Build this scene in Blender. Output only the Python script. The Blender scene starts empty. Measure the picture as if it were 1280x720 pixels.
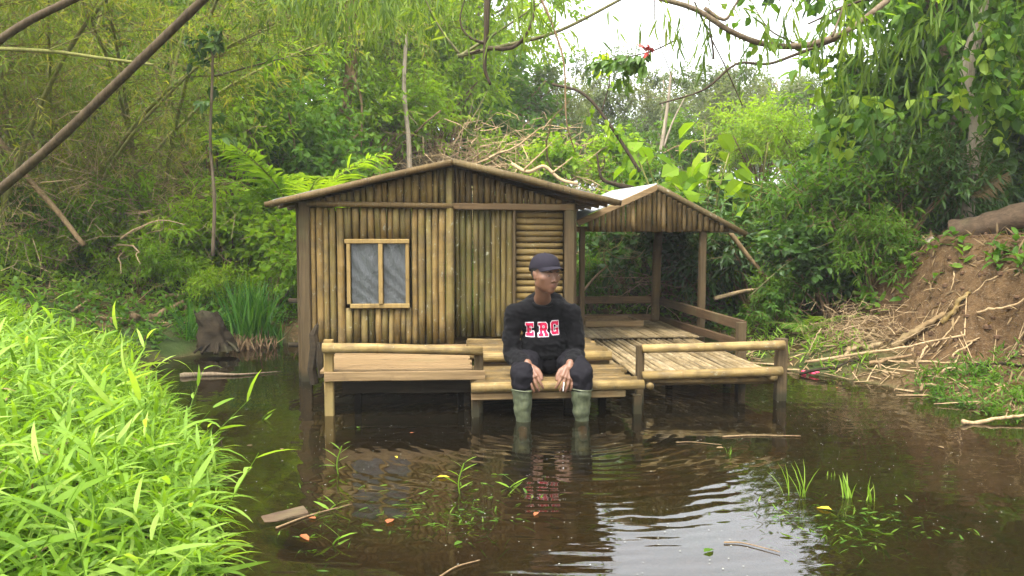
import bpy, math, random
import numpy as np
from mathutils import Vector, Matrix, noise as mnoise
from mathutils.bvhtree import BVHTree
R = math.radians
random.seed(7)
scene = bpy.context.scene
col = scene.collection
def A(*v): return np.array(v, dtype=float)
def nrm(v):
    v = np.asarray(v, float); n = np.linalg.norm(v, axis=-1, keepdims=True); n[n == 0] = 1
    return v / n
# ------------------------------------------------------------------ camera (photo pixel 1280x720, f = 1000 px)
CAM_H = 1.19; PITCH = R(4.0)
CP, SP = math.cos(PITCH), math.sin(PITCH)
def ray(px, py):
    a = (px - 640) / 1000.; b = (360 - py) / 1000.
    return A(a, CP + b * SP, -SP + b * CP)
def at(px, py, Y):                       # point at world depth Y
    d = ray(px, py); t = Y / d[1]
    return A(0, 0, CAM_H) + d * t
def on(px, py, z=0.0):                   # point on the horizontal plane z
    d = ray(px, py); t = (z - CAM_H) / d[2]
    return A(0, 0, CAM_H) + d * t
# hut frame
HO = A(0, 6.5, 0); HA = R(5.0); HC, HS = math.cos(HA), math.sin(HA)
def hl(p):
    q = np.asarray(p, float) - HO
    return A(q[0] * HC + q[1] * HS, -q[0] * HS + q[1] * HC, q[2])
def hp(px, py, v):                       # point in the hut frame on the plane of depth v
    o = hl(A(0, 0, CAM_H)); d = ray(px, py)
    d = A(d[0] * HC + d[1] * HS, -d[0] * HS + d[1] * HC, d[2])
    t = (v - o[1]) / d[1]
    return o + d * t
def hw(u, v, z):                         # hut frame -> world
    return HO + A(u * HC - v * HS, u * HS + v * HC, z)
# ------------------------------------------------------------------ mesh builder
class MB:
    def __init__(s): s.V = []; s.F = []; s.T = []; s.G = []; s.n = 0
    def add(s, v, faces, tone=0.5, ring=0.0):
        v = np.asarray(v, float).reshape(-1, 3)
        for f in faces:
            f = np.asarray(f, dtype=np.int64)
            if f.size: s.F.append(f.reshape(-1, f.shape[-1]) + s.n)
        s.V.append(v); m = len(v)
        s.T.append(np.broadcast_to(np.asarray(tone, float), (m,)).copy())
        s.G.append(np.broadcast_to(np.asarray(ring, float), (m,)).copy())
        s.n += m
        return s
    def mesh(s, name, smooth=False):
        me = bpy.data.meshes.new(name)
        V = np.concatenate(s.V); me.vertices.add(len(V)); me.vertices.foreach_set('co', V.astype(np.float32).ravel())
        idx = np.concatenate([f.ravel() for f in s.F])
        tot = np.concatenate([np.full(len(f), f.shape[1]) for f in s.F])
        me.loops.add(len(idx)); me.loops.foreach_set('vertex_index', idx.astype(np.int32))
        me.polygons.add(len(tot))
        st = np.concatenate([[0], np.cumsum(tot)[:-1]])
        me.polygons.foreach_set('loop_start', st.astype(np.int32))
        me.polygons.foreach_set('loop_total', tot.astype(np.int32))
        me.polygons.foreach_set('use_smooth', np.full(len(tot), bool(smooth)))
        me.update(calc_edges=True); me.validate()
        if len(me.vertices) == len(V):
            at_ = me.attributes.new('tone', 'FLOAT', 'POINT'); at_.data.foreach_set('value', np.concatenate(s.T).astype(np.float32))
            at_ = me.attributes.new('ring', 'FLOAT', 'POINT'); at_.data.foreach_set('value', np.concatenate(s.G).astype(np.float32))
        return me
    def build(s, name, mat, parent=None, smooth=False):
        o = bpy.data.objects.new(name, s.mesh(name, smooth)); col.objects.link(o)
        if mat: o.data.materials.append(mat)
        if parent: o.parent = parent
        return o
    # --- solids
    def box(s, c, size, rot=None, tone=None, bev=0.004):
        c = A(*c); h = A(*size) / 2; b = min(bev, *(h * .4))
        vs = []
        for sx in (-1, 1):
            for sy in (-1, 1):
                for sz in (-1, 1):
                    for k in range(3):
                        v = h * A(sx, sy, sz); 
                        for j in range(3):
                            if j != k: v[j] -= b * (sx, sy, sz)[j]
                        vs.append(v)
        vs = np.array(vs)
        def vi(sx, sy, sz, k): return (((sx > 0) * 4 + (sy > 0) * 2 + (sz > 0)) * 3 + k)
        q = []; t = []
        for k in range(3):
            for sg in (-1, 1):
                cs = []
                for (a_, b_) in ((-1, -1), (1, -1), (1, 1), (-1, 1)):
                    sv = [0, 0, 0]; sv[k] = sg; sv[(k + 1) % 3] = a_; sv[(k + 2) % 3] = b_
                    cs.append(vi(*sv, k))
                q.append(cs if sg > 0 else cs[::-1])
        for k in range(3):      # edges parallel to axis k
            i, j = (k + 1) % 3, (k + 2) % 3
            for a_ in (-1, 1):
                for b_ in (-1, 1):
                    p = [0, 0, 0]; p[i] = a_; p[j] = b_
                    lo = list(p); lo[k] = -1; hi = list(p); hi[k] = 1
                    f = [vi(*lo, i), vi(*hi, i), vi(*hi, j), vi(*lo, j)]
                    q.append(f if a_ * b_ < 0 else f[::-1])
        for sx in (-1, 1):
            for sy in (-1, 1):
                for sz in (-1, 1):
                    f = [vi(sx, sy, sz, 0), vi(sx, sy, sz, 1), vi(sx, sy, sz, 2)]
                    t.append(f if sx * sy * sz > 0 else f[::-1])
        if rot is not None: vs = vs @ np.array(rot).T
        s.add(vs + c, [q, t], random.random() if tone is None else tone)
        return s
    def beam(s, p0, p1, w, h, up=(0, 0, 1), tone=None, bev=0.005, n=1, wob=0.0):
        p0 = np.asarray(p0, float); p1 = np.asarray(p1, float); d = p1 - p0; L = np.linalg.norm(d); d /= L
        sd = nrm(np.cross(d, np.asarray(up, float))); u = np.cross(sd, d)
        b = min(bev, w * .3, h * .3); W, H = w / 2, h / 2
        prof = [(W, H - b), (W - b, H), (-W + b, H), (-W, H - b), (-W, -H + b), (-W + b, -H), (W - b, -H), (W, -H + b)]
        if wob and n == 1: n = max(3, int(L / .12))
        rows = []
        for i in range(n + 1):
            k = 1 + (random.uniform(-wob, wob)); off = A(0, 0, 0) + (sd * random.uniform(-wob, wob) * w + u * random.uniform(-wob, wob) * h) * .5
            c = p0 + d * L * i / n + off
            rows.append([c + sd * a * k + u * e * k for a, e in prof])
        V = np.array(rows).reshape(-1, 3); q = []
        for i in range(n):
            for j in range(8):
                a, b2 = i * 8 + j, i * 8 + (j + 1) % 8
                q.append([a, b2, b2 + 8, a + 8])
        s.add(V, [q, [list(range(8))[::-1], [n * 8 + j for j in range(8)]]], random.random() if tone is None else tone)
        return s
    def tube(s, pts, rad, seg=8, tone=None, ring=0.0, caps=True, squash=None):
        P = np.asarray(pts, float); n = len(P); rad = np.broadcast_to(np.asarray(rad, float), (n,))
        T = np.gradient(P, axis=0) if n > 2 else np.repeat([P[1] - P[0]], 2, 0)
        T = nrm(T); up = A(0, 0, 1) if abs(T[0][2]) < .9 else A(0, 1, 0)
        sd = nrm(np.cross(T[0], up)); V = []
        ang = np.arange(seg) * 2 * math.pi / seg
        for i in range(n):
            sd = sd - T[i] * np.dot(sd, T[i]); sd = nrm(sd); u = np.cross(sd, T[i])
            V.append(P[i] + rad[i] * (np.cos(ang)[:, None] * sd + np.sin(ang)[:, None] * u))
        V = np.concatenate(V); i = np.arange(n - 1)[:, None] * seg; j = np.arange(seg)[None]; j2 = (j + 1) % seg
        q = np.stack([i + j, i + seg + j, i + seg + j2, i + j2], -1).reshape(-1, 4)
        fs = [q]
        if caps: fs.append([list(range(seg)), [(n - 1) * seg + k for k in range(seg)][::-1]])
        rg = np.repeat(np.broadcast_to(np.asarray(ring, float), (n,)), seg)
        s.add(V, fs, random.random() if tone is None else tone, rg)
        return s
    def pole(s, p0, p1, r0, r1=None, gap=0.3, seg=8, tone=None, wob=0.003, bend=None):
        """a bamboo pole with swollen nodes"""
        p0 = np.asarray(p0, float); p1 = np.asarray(p1, float); r1 = r0 if r1 is None else r1
        L = np.linalg.norm(p1 - p0); ph = random.uniform(.15, 1) * gap; ts = [0.0]; rs = [0.0]; x = ph
        while x < L - .03:
            ts += [(x - .012) / L, x / L, (x + .012) / L]; rs += [0, 1, 0]
            x += gap * random.uniform(.8, 1.2)
        ts.append(1.0); rs.append(0.0)
        ts = np.array(ts); rs = np.array(rs)
        P = p0 + (p1 - p0) * ts[:, None]
        k1, k2 = np.random.uniform(-1, 1, 3), np.random.uniform(-1, 1, 3)
        P = P + wob * (np.sin(ts * 3.1)[:, None] * k1 + np.sin(ts * 7)[:, None] * k2 * .5)
        if bend is not None: P = P + np.sin(ts * math.pi)[:, None] * np.asarray(bend)
        r = (r0 + (r1 - r0) * ts) * (1 + rs * .05)
        s.tube(P, r, seg, tone, rs)
        return s
def leaves(mb, P, D, L, W, kind='blade', tone=0.5, droop=.3, rng=None, upv=None):
    rng = rng or np.random.default_rng(1)
    n = len(P); D = nrm(D)
    up = rng.normal(0, .45, (n, 3)) + A(0, 0, 1) if upv is None else upv
    S = nrm(np.cross(D, up)); N = np.cross(S, D)
    L = np.broadcast_to(np.asarray(L, float), (n,)) * rng.uniform(.65, 1.15, n); W = np.broadcast_to(np.asarray(W, float), (n,)) * rng.uniform(.75, 1.15, n)
    dr = droop * rng.uniform(.3, 1.6, n)
    rows = {'blade': [(0, .12, 0), (.3, 1, 0), (.68, .72, 0), (1, 0, 0)],
            'quad': [(0, 0, 0), (.5, 1, 0), (1, 0, 0)],
            'broad': [(0, 0, 0), (.28, 1, 1), (.68, .85, 1), (1, 0, 0)],
            'grass': [(0, .35, 0), (.2, 1, 0), (.45, .95, 0), (.75, .6, 0), (1, 0, 0)]}[kind]
    V = []; cnt = []
    for t, w, mid in rows:
        bx = P + D * (L * t * (1 - .25 * dr * t * t))[:, None] + N * (-L * dr * t * t)[:, None]
        if w == 0: V.append(bx[:, None]); cnt.append(1)
        elif mid:
            e = S * (W * w / 2)[:, None]; lift = N * (W * w * .16)[:, None]
            V.append(np.stack([bx - e + lift, bx, bx + e + lift], 1)); cnt.append(3)
        else:
            e = S * (W * w / 2)[:, None]; V.append(np.stack([bx - e, bx + e], 1)); cnt.append(2)
    V = np.concatenate(V, 1); m = V.shape[1]; q = []; t3 = []; o = 0
    for a, b in zip(cnt[:-1], cnt[1:]):
        if a == b == 2: q.append([o, o + 1, o + 3, o + 2])
        elif a == b == 3: q += [[o, o + 1, o + 4, o + 3], [o + 1, o + 2, o + 5, o + 4]]
        elif a == 1: t3 += [[o, o + k + 2, o + k + 1][::-1] for k in range(b - 1)]
        else: t3 += [[o + k, o + k + 1, o + a] for k in range(a - 1)]
        o += a
    base = (np.arange(n) * m)[:, None, None]
    fs = []
    if q: fs.append((np.array(q)[None] + base).reshape(-1, 4))
    if t3: fs.append((np.array(t3)[None] + base).reshape(-1, 3))
    tone = np.repeat(np.broadcast_to(np.asarray(tone, float), (n,)), m)
    mb.add(V.reshape(-1, 3), fs, tone)
def twigs(mb, Aa, B, r0, r1=None, tone=.5):
    """many thin three-sided prisms"""
    Aa = np.asarray(Aa, float); B = np.asarray(B, float); n = len(Aa)
    if n == 0: return
    D = nrm(B - Aa); U = nrm(np.cross(D, A(.13, .31, .94))); W = np.cross(D, U)
    r0 = np.broadcast_to(np.asarray(r0, float), (n,)); r1 = r0 * .6 if r1 is None else np.broadcast_to(np.asarray(r1, float), (n,))
    V = []
    for (c, r) in ((Aa, r0), (B, r1)):
        for k in range(3):
            a = k * 2 * math.pi / 3
            V.append(c + (U * math.cos(a) + W * math.sin(a)) * r[:, None])
    V = np.stack(V, 1)
    q = np.array([[0, 3, 4, 1], [1, 4, 5, 2], [2, 5, 3, 0]])[None] + (np.arange(n) * 6)[:, None, None]
    mb.add(V.reshape(-1, 3), [q.reshape(-1, 4)], np.repeat(np.broadcast_to(np.asarray(tone, float), (n,)), 6))
def spray(mb, Q, T, ell, k, L, W, ang=55, droop=.3, kind='blade', tone=.5, rng=None, grav=.3, twig=None, twr=.003, tt=.12, spread=.07):
    """leafy twigs: origins Q, directions T"""
    rng = rng or np.random.default_rng(3)
    Q = np.asarray(Q, float); T = nrm(T); M = len(Q); ell = np.broadcast_to(np.asarray(ell, float), (M,)) * rng.uniform(.7, 1.3, M)
    t = np.linspace(.12, 1, k)[None] + rng.uniform(-.05, .05, (M, k))
    U = nrm(np.cross(T, A(.2, .1, 1.0))); V = np.cross(T, U)
    ph = rng.uniform(0, 6.28, (M, 1)) + np.arange(k)[None] * 2.4
    a = R(ang) * (1.15 - .55 * t)
    D = T[:, None] * np.cos(a)[..., None] + (U[:, None] * np.cos(ph)[..., None] + V[:, None] * np.sin(ph)[..., None]) * np.sin(a)[..., None]
    D[..., 2] -= grav
    sag = (t ** 2 * ell[:, None] * .25 * grav)
    P = Q[:, None] + T[:, None] * (ell[:, None] * t)[..., None]; P[..., 2] -= sag
    tn = np.broadcast_to(np.asarray(tone, float), (M,))[:, None] + rng.normal(0, spread, (M, k))
    leaves(mb, P.reshape(-1, 3), D.reshape(-1, 3), L, W, kind, np.clip(tn, 0, 1).ravel(), droop, rng)
    if twig is not None:
        E = Q + T * ell[:, None]; E[:, 2] -= ell * .25 * grav
        twigs(twig, Q, E, twr, tone=tt)
# ------------------------------------------------------------------ object bookkeeping
def tag(o, label=None, cat=None, group=None, kind=None):
    if label: o['label'] = label
    if cat: o['category'] = cat
    if group: o['group'] = group
    if kind: o['kind'] = kind
    return o
def empty(name, loc=(0, 0, 0), rz=0.0, label=None, cat=None, group=None):
    o = bpy.data.objects.new(name, None); col.objects.link(o); o.location = loc; o.rotation_euler = (0, 0, rz)
    o.empty_display_size = .1
    return tag(o, label, cat, group)
def copy_tree(o, parent=None):
    c = o.copy(); col.objects.link(c)
    if parent: c.parent = parent
    for ch in list(o.children): copy_tree(ch, c)
    return c
# ------------------------------------------------------------------ materials
class NT:
    def __init__(s, name):
        s.m = bpy.data.materials.new(name); s.m.use_nodes = True; s.t = s.m.node_tree; s.t.nodes.clear()
        s.out = s.n('ShaderNodeOutputMaterial')
    def n(s, ty, **kw):
        nd = s.t.nodes.new(ty)
        for k, v in kw.items(): setattr(nd, k, v)
        return nd
    def l(s, a, b): s.t.links.new(a, b)
    def attr(s, name): return s.n('ShaderNodeAttribute', attribute_name=name).outputs['Fac']
    def coord(s, scale=(1, 1, 1), kind='Object'):
        tc = s.n('ShaderNodeTexCoord'); mp = s.n('ShaderNodeMapping'); mp.inputs['Scale'].default_value = scale
        s.l(tc.outputs[kind], mp.inputs['Vector']); return mp.outputs['Vector']
    def pos(s, scale=(1, 1, 1)):
        tc = s.n('ShaderNodeNewGeometry'); mp = s.n('ShaderNodeMapping'); mp.inputs['Scale'].default_value = scale
        s.l(tc.outputs['Position'], mp.inputs['Vector']); return mp.outputs['Vector']
    def noise(s, vec, scale, detail=4, rough=.6):
        nd = s.n('ShaderNodeTexNoise'); nd.inputs['Scale'].default_value = scale; nd.inputs['Detail'].default_value = detail
        nd.inputs['Roughness'].default_value = rough
        if vec is not None: s.l(vec, nd.inputs['Vector'])
        return nd.outputs['Fac']
    def ramp(s, fac, stops, interp='LINEAR'):
        nd = s.n('ShaderNodeValToRGB'); nd.color_ramp.interpolation = interp; e = nd.color_ramp.elements
        while len(e) < len(stops): e.new(.5)
        for i, (p, c) in enumerate(stops):
            e[i].position = p; e[i].color = (c, c, c, 1) if not hasattr(c, '__len__') else (*c, 1)
        s.l(fac, nd.inputs['Fac']); return nd.outputs['Color']
    def mix(s, fac, a, b, mode='MIX'):
        nd = s.n('ShaderNodeMix', data_type='RGBA', blend_type=mode)
        for sock, v in ((nd.inputs[0], fac), (nd.inputs[6], a), (nd.inputs[7], b)):
            if hasattr(v, 'is_linked'): s.l(v, sock)
            elif hasattr(v, '__len__'): sock.default_value = (*v, 1)
            else: sock.default_value = v
        return nd.outputs[2]
    def math(s, op, a, b=0.0, clamp=False):
        nd = s.n('ShaderNodeMath', operation=op, use_clamp=clamp)
        for sock, v in zip(nd.inputs, (a, b)):
            if hasattr(v, 'is_linked'): s.l(v, sock)
            else: sock.default_value = v
        return nd.outputs[0]
    def bump(s, h, strength=.3, dist=.01):
        nd = s.n('ShaderNodeBump'); nd.inputs['Strength'].default_value = strength; nd.inputs['Distance'].default_value = dist
        s.l(h, nd.inputs['Height']); return nd.outputs['Normal']
    def bsdf(s, color, rough=.6, spec=.5, normal=None, **kw):
        p = s.n('ShaderNodeBsdfPrincipled')
        for sock, v in ((p.inputs['Base Color'], color), (p.inputs['Roughness'], rough)):
            if hasattr(v, 'is_linked'): s.l(v, sock)
            elif hasattr(v, '__len__'): sock.default_value = (*v, 1)
            else: sock.default_value = v
        p.inputs['Specular IOR Level'].default_value = spec
        if normal is not None: s.l(normal, p.inputs['Normal'])
        return p
    def done(s, sh): s.l(sh, s.out.inputs['Surface']); return s.m
def bamboo_mat(name, cols, stain=.35, moss=.25, rough=.55, ringc=(.08, .055, .03), long_axis='Z'):
    t = NT(name); tone = t.attr('tone'); ring = t.attr('ring')
    sc = {'Z': (1, 1, .06), 'X': (.06, 1, 1), 'Y': (1, .06, 1)}[long_axis]
    v = t.coord(sc); fib = t.noise(v, 60, 5, .7)
    v2 = t.coord(); n2 = t.noise(v2, 3.2, 5, .65); n3 = t.noise(v2, 26, 4, .7); n4 = t.noise(v2, 9, 4, .6)
    tn = t.math('ADD', tone, t.math('MULTIPLY', t.math('SUBTRACT', n2, .5), .7), True)
    c = t.ramp(tn, [(i / (len(cols) - 1), k) for i, k in enumerate(cols)])
    c = t.mix(t.ramp(fib, [(.38, 0.0), (.62, 1.0)]), t.mix(1.0, c, (.72, .68, .6), 'MULTIPLY'), c)
    c = t.mix(t.math('MULTIPLY', t.ramp(n4, [(.46, 0.0), (.62, 1.0)]), stain), c, (.085, .064, .038))
    crack = t.noise(t.coord({'Z': (1, 1, .025), 'X': (.025, 1, 1), 'Y': (1, .025, 1)}[long_axis]), 38, 3, .5); c = t.mix(t.ramp(crack, [(.30, .85), (.38, 0.0)]), c, (.045, .032, .018))
    blot = t.noise(v2, 1.3, 6, .75); c = t.mix(t.ramp(blot, [(.35, .55), (.6, 0.0)]), c, t.mix(1.0, c, (.42, .40, .36), 'MULTIPLY'))
    c = t.mix(t.math('MULTIPLY', t.ramp(n3, [(.62, 0.0), (.7, 1.0)]), moss), c, (.40, .42, .34))
    c = t.mix(t.math('MULTIPLY', t.math('POWER', ring, 1.5), .6), c, ringc)
    h = t.math('ADD', fib, t.math('MULTIPLY', n3, .6))
    hsv = t.n('ShaderNodeHueSaturation'); hsv.inputs['Saturation'].default_value = 1.14; t.l(c, hsv.inputs['Color']); c = hsv.outputs[0]
    return t.done(t.bsdf(c, rough, .14, t.bump(h, .5, .005)).outputs[0])
def wood_mat(name, c0, c1, axis='Z', rough=.75, dark=(.05, .035, .02), wetline=False):
    t = NT(name); sc = {'Z': (1, 1, .05), 'X': (.05, 1, 1), 'Y': (1, .05, 1)}[axis]
    v = t.coord(sc); f = t.noise(v, 45, 6, .72); v2 = t.coord(); n2 = t.noise(v2, 7, 5, .65); n3 = t.noise(v2, 2, 3)
    c = t.mix(t.ramp(f, [(.3, 0.0), (.7, 1.0)]), c0, c1)
    c = t.mix(t.math('MULTIPLY', t.attr('tone'), .45), c, t.mix(1.0, c, (.62, .58, .52), 'MULTIPLY'))
    c = t.mix(t.ramp(n2, [(.55, 0.0), (.75, .8)]), c, dark)
    c = t.mix(t.ramp(n3, [(.55, 0.0), (.8, .35)]), c, (.16, .17, .08))
    gp_ = t.n('ShaderNodeNewGeometry'); sz = t.n('ShaderNodeSeparateXYZ'); t.l(gp_.outputs['Position'], sz.inputs[0])
    wet = t.ramp(t.math('ADD', sz.outputs[2], t.math('MULTIPLY', n2, .10)), [(.09, .85), (.15, 0.0)])
    if wetline: c = t.mix(wet, c, (.022, .022, .012))     # water line and algae
    hsv = t.n('ShaderNodeHueSaturation'); hsv.inputs['Saturation'].default_value = 1.04; t.l(c, hsv.inputs['Color']); c = hsv.outputs[0]
    return t.done(t.bsdf(c, rough, .10, t.bump(f, .6, .005)).outputs[0])
def leaf_mat(name, cols, trans=.42, rough=.55, spec=.22, tcol=None, hueshift=1.0):
    t = NT(name); tone = t.attr('tone')
    v = t.pos(); n = t.noise(v, 1.1, 3, .6)
    tn = t.math('ADD', tone, t.math('MULTIPLY', t.math('SUBTRACT', n, .5), .35), True)
    c = t.ramp(tn, [(i / (len(cols) - 1), k) for i, k in enumerate(cols)])
    p = t.bsdf(c, rough, spec)
    tr = t.n('ShaderNodeBsdfTranslucent')
    tc = t.mix(1.0, c, tcol or (1.5, 1.45, .55), 'MULTIPLY'); t.l(tc, tr.inputs['Color'])
    mx = t.n('ShaderNodeMixShader'); mx.inputs[0].default_value = trans
    t.l(p.outputs[0], mx.inputs[1]); t.l(tr.outputs[0], mx.inputs[2])
    return t.done(mx.outputs[0])
def plain(name, color, rough=.7, spec=.3, bscale=0, bstr=.2, var=.0, vscale=8, metal=0.0):
    t = NT(name); c = color; nm = None
    if var:
        n = t.noise(t.coord(), vscale, 5, .65); c = t.mix(t.ramp(n, [(.3, 0.0), (.7, 1.0)]), tuple(k * (1 - var) for k in color), tuple(min(1, k * (1 + var)) for k in color))
    if bscale: nm = t.bump(t.noise(t.coord(), bscale, 4, .6), bstr, .003)
    p = t.bsdf(c, rough, spec, nm); p.inputs['Metallic'].default_value = metal
    return t.done(p.outputs[0])
M = {}
M['wall'] = bamboo_mat('wall_bamboo', [(.085, .08, .034), (.145, .115, .052), (.22, .155, .075), (.15, .125, .055), (.255, .19, .095)], .6, .35, .68, (.12, .08, .04))
M['wall2'] = bamboo_mat('mossy_wall_bamboo', [(.045, .05, .02), (.085, .076, .03), (.135, .105, .045), (.07, .068, .028), (.16, .125, .058)], .4, .5)
M['slatx'] = bamboo_mat('door_bamboo', [(.11, .08, .04), (.19, .14, .065), (.14, .105, .05), (.25, .185, .09)], .35, .3, long_axis='X')
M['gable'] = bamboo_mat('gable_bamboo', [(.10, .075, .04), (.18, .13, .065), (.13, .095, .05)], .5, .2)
M['fresh'] = bamboo_mat('pale_bamboo', [(.235, .172, .082), (.30, .225, .115), (.19, .14, .068)], .55, .3, .5, (.16, .10, .05), 'X')
M['deckx'] = bamboo_mat('step_bamboo', [(.145, .102, .05), (.22, .158, .08), (.10, .072, .036), (.255, .188, .10)], .75, .2, .6, (.10, .07, .04), 'X')
M['decky'] = bamboo_mat('deck_bamboo', [(.22, .172, .105), (.33, .266, .17), (.15, .117, .07), (.39, .325, .225)], .6, .2, .6, (.12, .09, .05), 'Y')
M['rake'] = bamboo_mat('roof_pole_bamboo', [(.11, .078, .042), (.16, .115, .062), (.12, .095, .052)], .6, .35, .65)
M['post'] = wood_mat('post_wood', (.042, .030, .016), (.105, .075, .040), wetline=True)
M['postx'] = wood_mat('rail_wood', (.075, .048, .026), (.165, .112, .06), 'X')
M['posty'] = wood_mat('side_rail_wood', (.06, .038, .021), (.125, .08, .045), 'Y')
M['plank'] = wood_mat('plank_wood', (.11, .072, .036), (.26, .18, .095), 'X')
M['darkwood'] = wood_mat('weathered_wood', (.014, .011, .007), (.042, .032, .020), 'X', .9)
M['newwood'] = wood_mat('window_wood', (.17, .115, .045), (.27, .19, .08))
# ================================================================== HUT
hut = empty('bamboo_hut', tuple(HO), HA, 'small bamboo pole hut with a low gable roof and one plastic-covered window', 'hut')
V0 = 0.0
def X(px, v=V0): return hp(px, 340, v)[0]
def Zp(py, v=V0, px=560): return hp(px, py, v)[2]
uL, uR = X(376), X(718); zE = Zp(257); uA = X(565); zA = Zp(207)
zF = Zp(431)                                     # floor of the hut
def rake_z(u, v=V0): return zE + .01 + (zA - zE - .01) * (1 - abs(u - uA) / (uA - uL if u < uA else uR + .02 - uA))
def wall_poles(mb, u0, u1, zb, zt, w=.052, v=0.0, tone=None, skip=None, rv=.0):
    n = max(1, round((u1 - u0) / w)); w = (u1 - u0) / n
    ws = np.random.default_rng(int(abs(u0) * 1000)).uniform(.78, 1.22, n); ws *= (u1 - u0) / ws.sum(); us = u0 + np.cumsum(ws) - ws / 2
    for i in range(n):
        u = us[i]; w = ws[i]; b = zb(u) if callable(zb) else zb; tp = zt(u) if callable(zt) else zt
        r = w * .5 * random.uniform(.9, 1.06)
        segs = [(b, tp)]
        if skip and skip[0] < u < skip[1]: segs = [(b, skip[2]), (skip[3], tp)]
        for (a, c) in segs:
            if c - a > .01:
                mb.pole((u + random.uniform(-.004, .004), v + random.uniform(-.008, .008), a + random.uniform(-.012, .006)), (u + random.uniform(-.005, .005), v + random.uniform(-.006, .006), c),
                        r, r * random.uniform(.92, 1.02), gap=random.uniform(.26, .42), seg=10, tone=(random.random() if tone is None else tone()), wob=.003)
wx0, wx1 = X(434), X(514); wz0, wz1 = Zp(385, 0, 475), Zp(299, 0, 475)
mb = MB(); wall_poles(mb, X(388), X(557), lambda u: zF, lambda u: zE - .02, .0535, 0, lambda: random.choice([random.uniform(.4, 1), random.uniform(.1, .7)]), (wx0, wx1, wz0, wz1))
mb.build('front_wall', M['wall'], hut, True)
mb = MB(); mb.pole((X(562.5), -.03, zF - .02), (X(563), -.03, zA - .02), .034, .034, .35, 12, .8); mb.build('centre_pole', M['wall'], hut, True)
mb = MB(); wall_poles(mb, X(569), X(641), lambda u: Zp(421), lambda u: zE, .047, .03); mb.build('wall_panel', M['wall2'], hut, True)['label'] = 'green mossy panel of thin upright bamboo poles'
# shut door of level slats
mb = MB(); z = Zp(421); ua, ub = X(645), X(704)
while z < zE - .03:
    h = random.uniform(.046, .056)
    mb.pole((ua, .045 + random.uniform(-.003, .003), z + h / 2), (ub, .045, z + h / 2 + random.uniform(-.004, .004)), h * .51, h * .47, .5, 10, None, .002); z += h
dr = mb.build('door', M['slatx'], hut, True); dr['label'] = 'panel of level bamboo slats behind the seated man'
mb = MB(); mb.beam((X(642.5), -.005, Zp(421)), (X(642.5), -.005, zE), .022, .05, (0, 1, 0)); mb.build('door_frame', M['post'], hut)
# gable
mb = MB(); wall_poles(mb, X(392), X(557), lambda u: zE + .01, lambda u: rake_z(u) - .005, .055, .0, lambda: random.uniform(.2, .9)); mb.build('gable', M['wall'], hut, True)
mb = MB(); wall_poles(mb, X(569), X(703), lambda u: zE + .01, lambda u: rake_z(u) - .005, .047, .03, lambda: random.uniform(0, .5)); mb.build('gable', M['gable'], hut, True)['label'] = 'darker right half of the gable'
mb = MB(); mb.pole((X(386), -.045, zE + .012), (X(567), -.045, zE - .004), .023, .022, .4, 10, .3)
mb.build('top_beam', M['rake'], hut, True)
mb = MB(); mb.beam((X(567), -.035, zE - .006), (X(716), -.035, zE - .012), .03, .05, tone=.8, wob=.04); mb.build('top_beam', M['postx'], hut)
for (a, w_, vv, zb_, tn) in ((382, .085, -.012, -.34, .4), (711, .08, -.012, -.34, .3), (372, .045, .12, -.34, 1.), (719.5, .03, .07, -.34, .9)):
    mb = MB(); mb.beam((X(a), vv, zb_), (X(a), vv, zE + .02), .06, w_, (1, 0, 0), tn, .008, wob=.03); mb.build('corner_post', M['post'], hut)
# side, back walls and floor
HB = 1.85
for (u, nm) in ((uL + .03, 'side_wall'), (uR - .03, 'side_wall')):
    mb = MB(); n = 34
    for i in range(n):
        v = .05 + (HB - .05) * (i + .5) / n; mb.pole((u, v, zF - .05), (u, v, zE), .027, None, .35, 8)
    mb.build(nm, M['wall2'], hut, True)
mb = MB(); wall_poles(mb, uL + .06, uR - .06, lambda u: -.3, lambda u: rake_z(u) - .01, .055, HB); mb.build('back_wall', M['gable'], hut, True)  # poles run down into the water, added to keep the underside dark
mb = MB()
for i in range(36):
    v = .03 + (HB - .06) * (i + .5) / 36; mb.pole((uL + .06, v, zF - .03), (uR - .06, v, zF - .03), .026, None, .4, 8)
mb.build('floor', M['deckx'], hut, True)
for u in (uL + .1, uA, uR - .1):
    for v in (.9, HB - .06):
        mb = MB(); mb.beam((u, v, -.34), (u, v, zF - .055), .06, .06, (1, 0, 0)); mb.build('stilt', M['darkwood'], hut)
mb = MB(); mb.beam((uL + .05, .05, zF - .10), (uR - .05, .05, zF - .10), .05, .09, wob=.03); mb.beam((uL + .05, .7, zF - .10), (uR - .05, .7, zF - .10), .05, .09); mb.build('floor_beam', M['darkwood'], hut)
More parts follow.
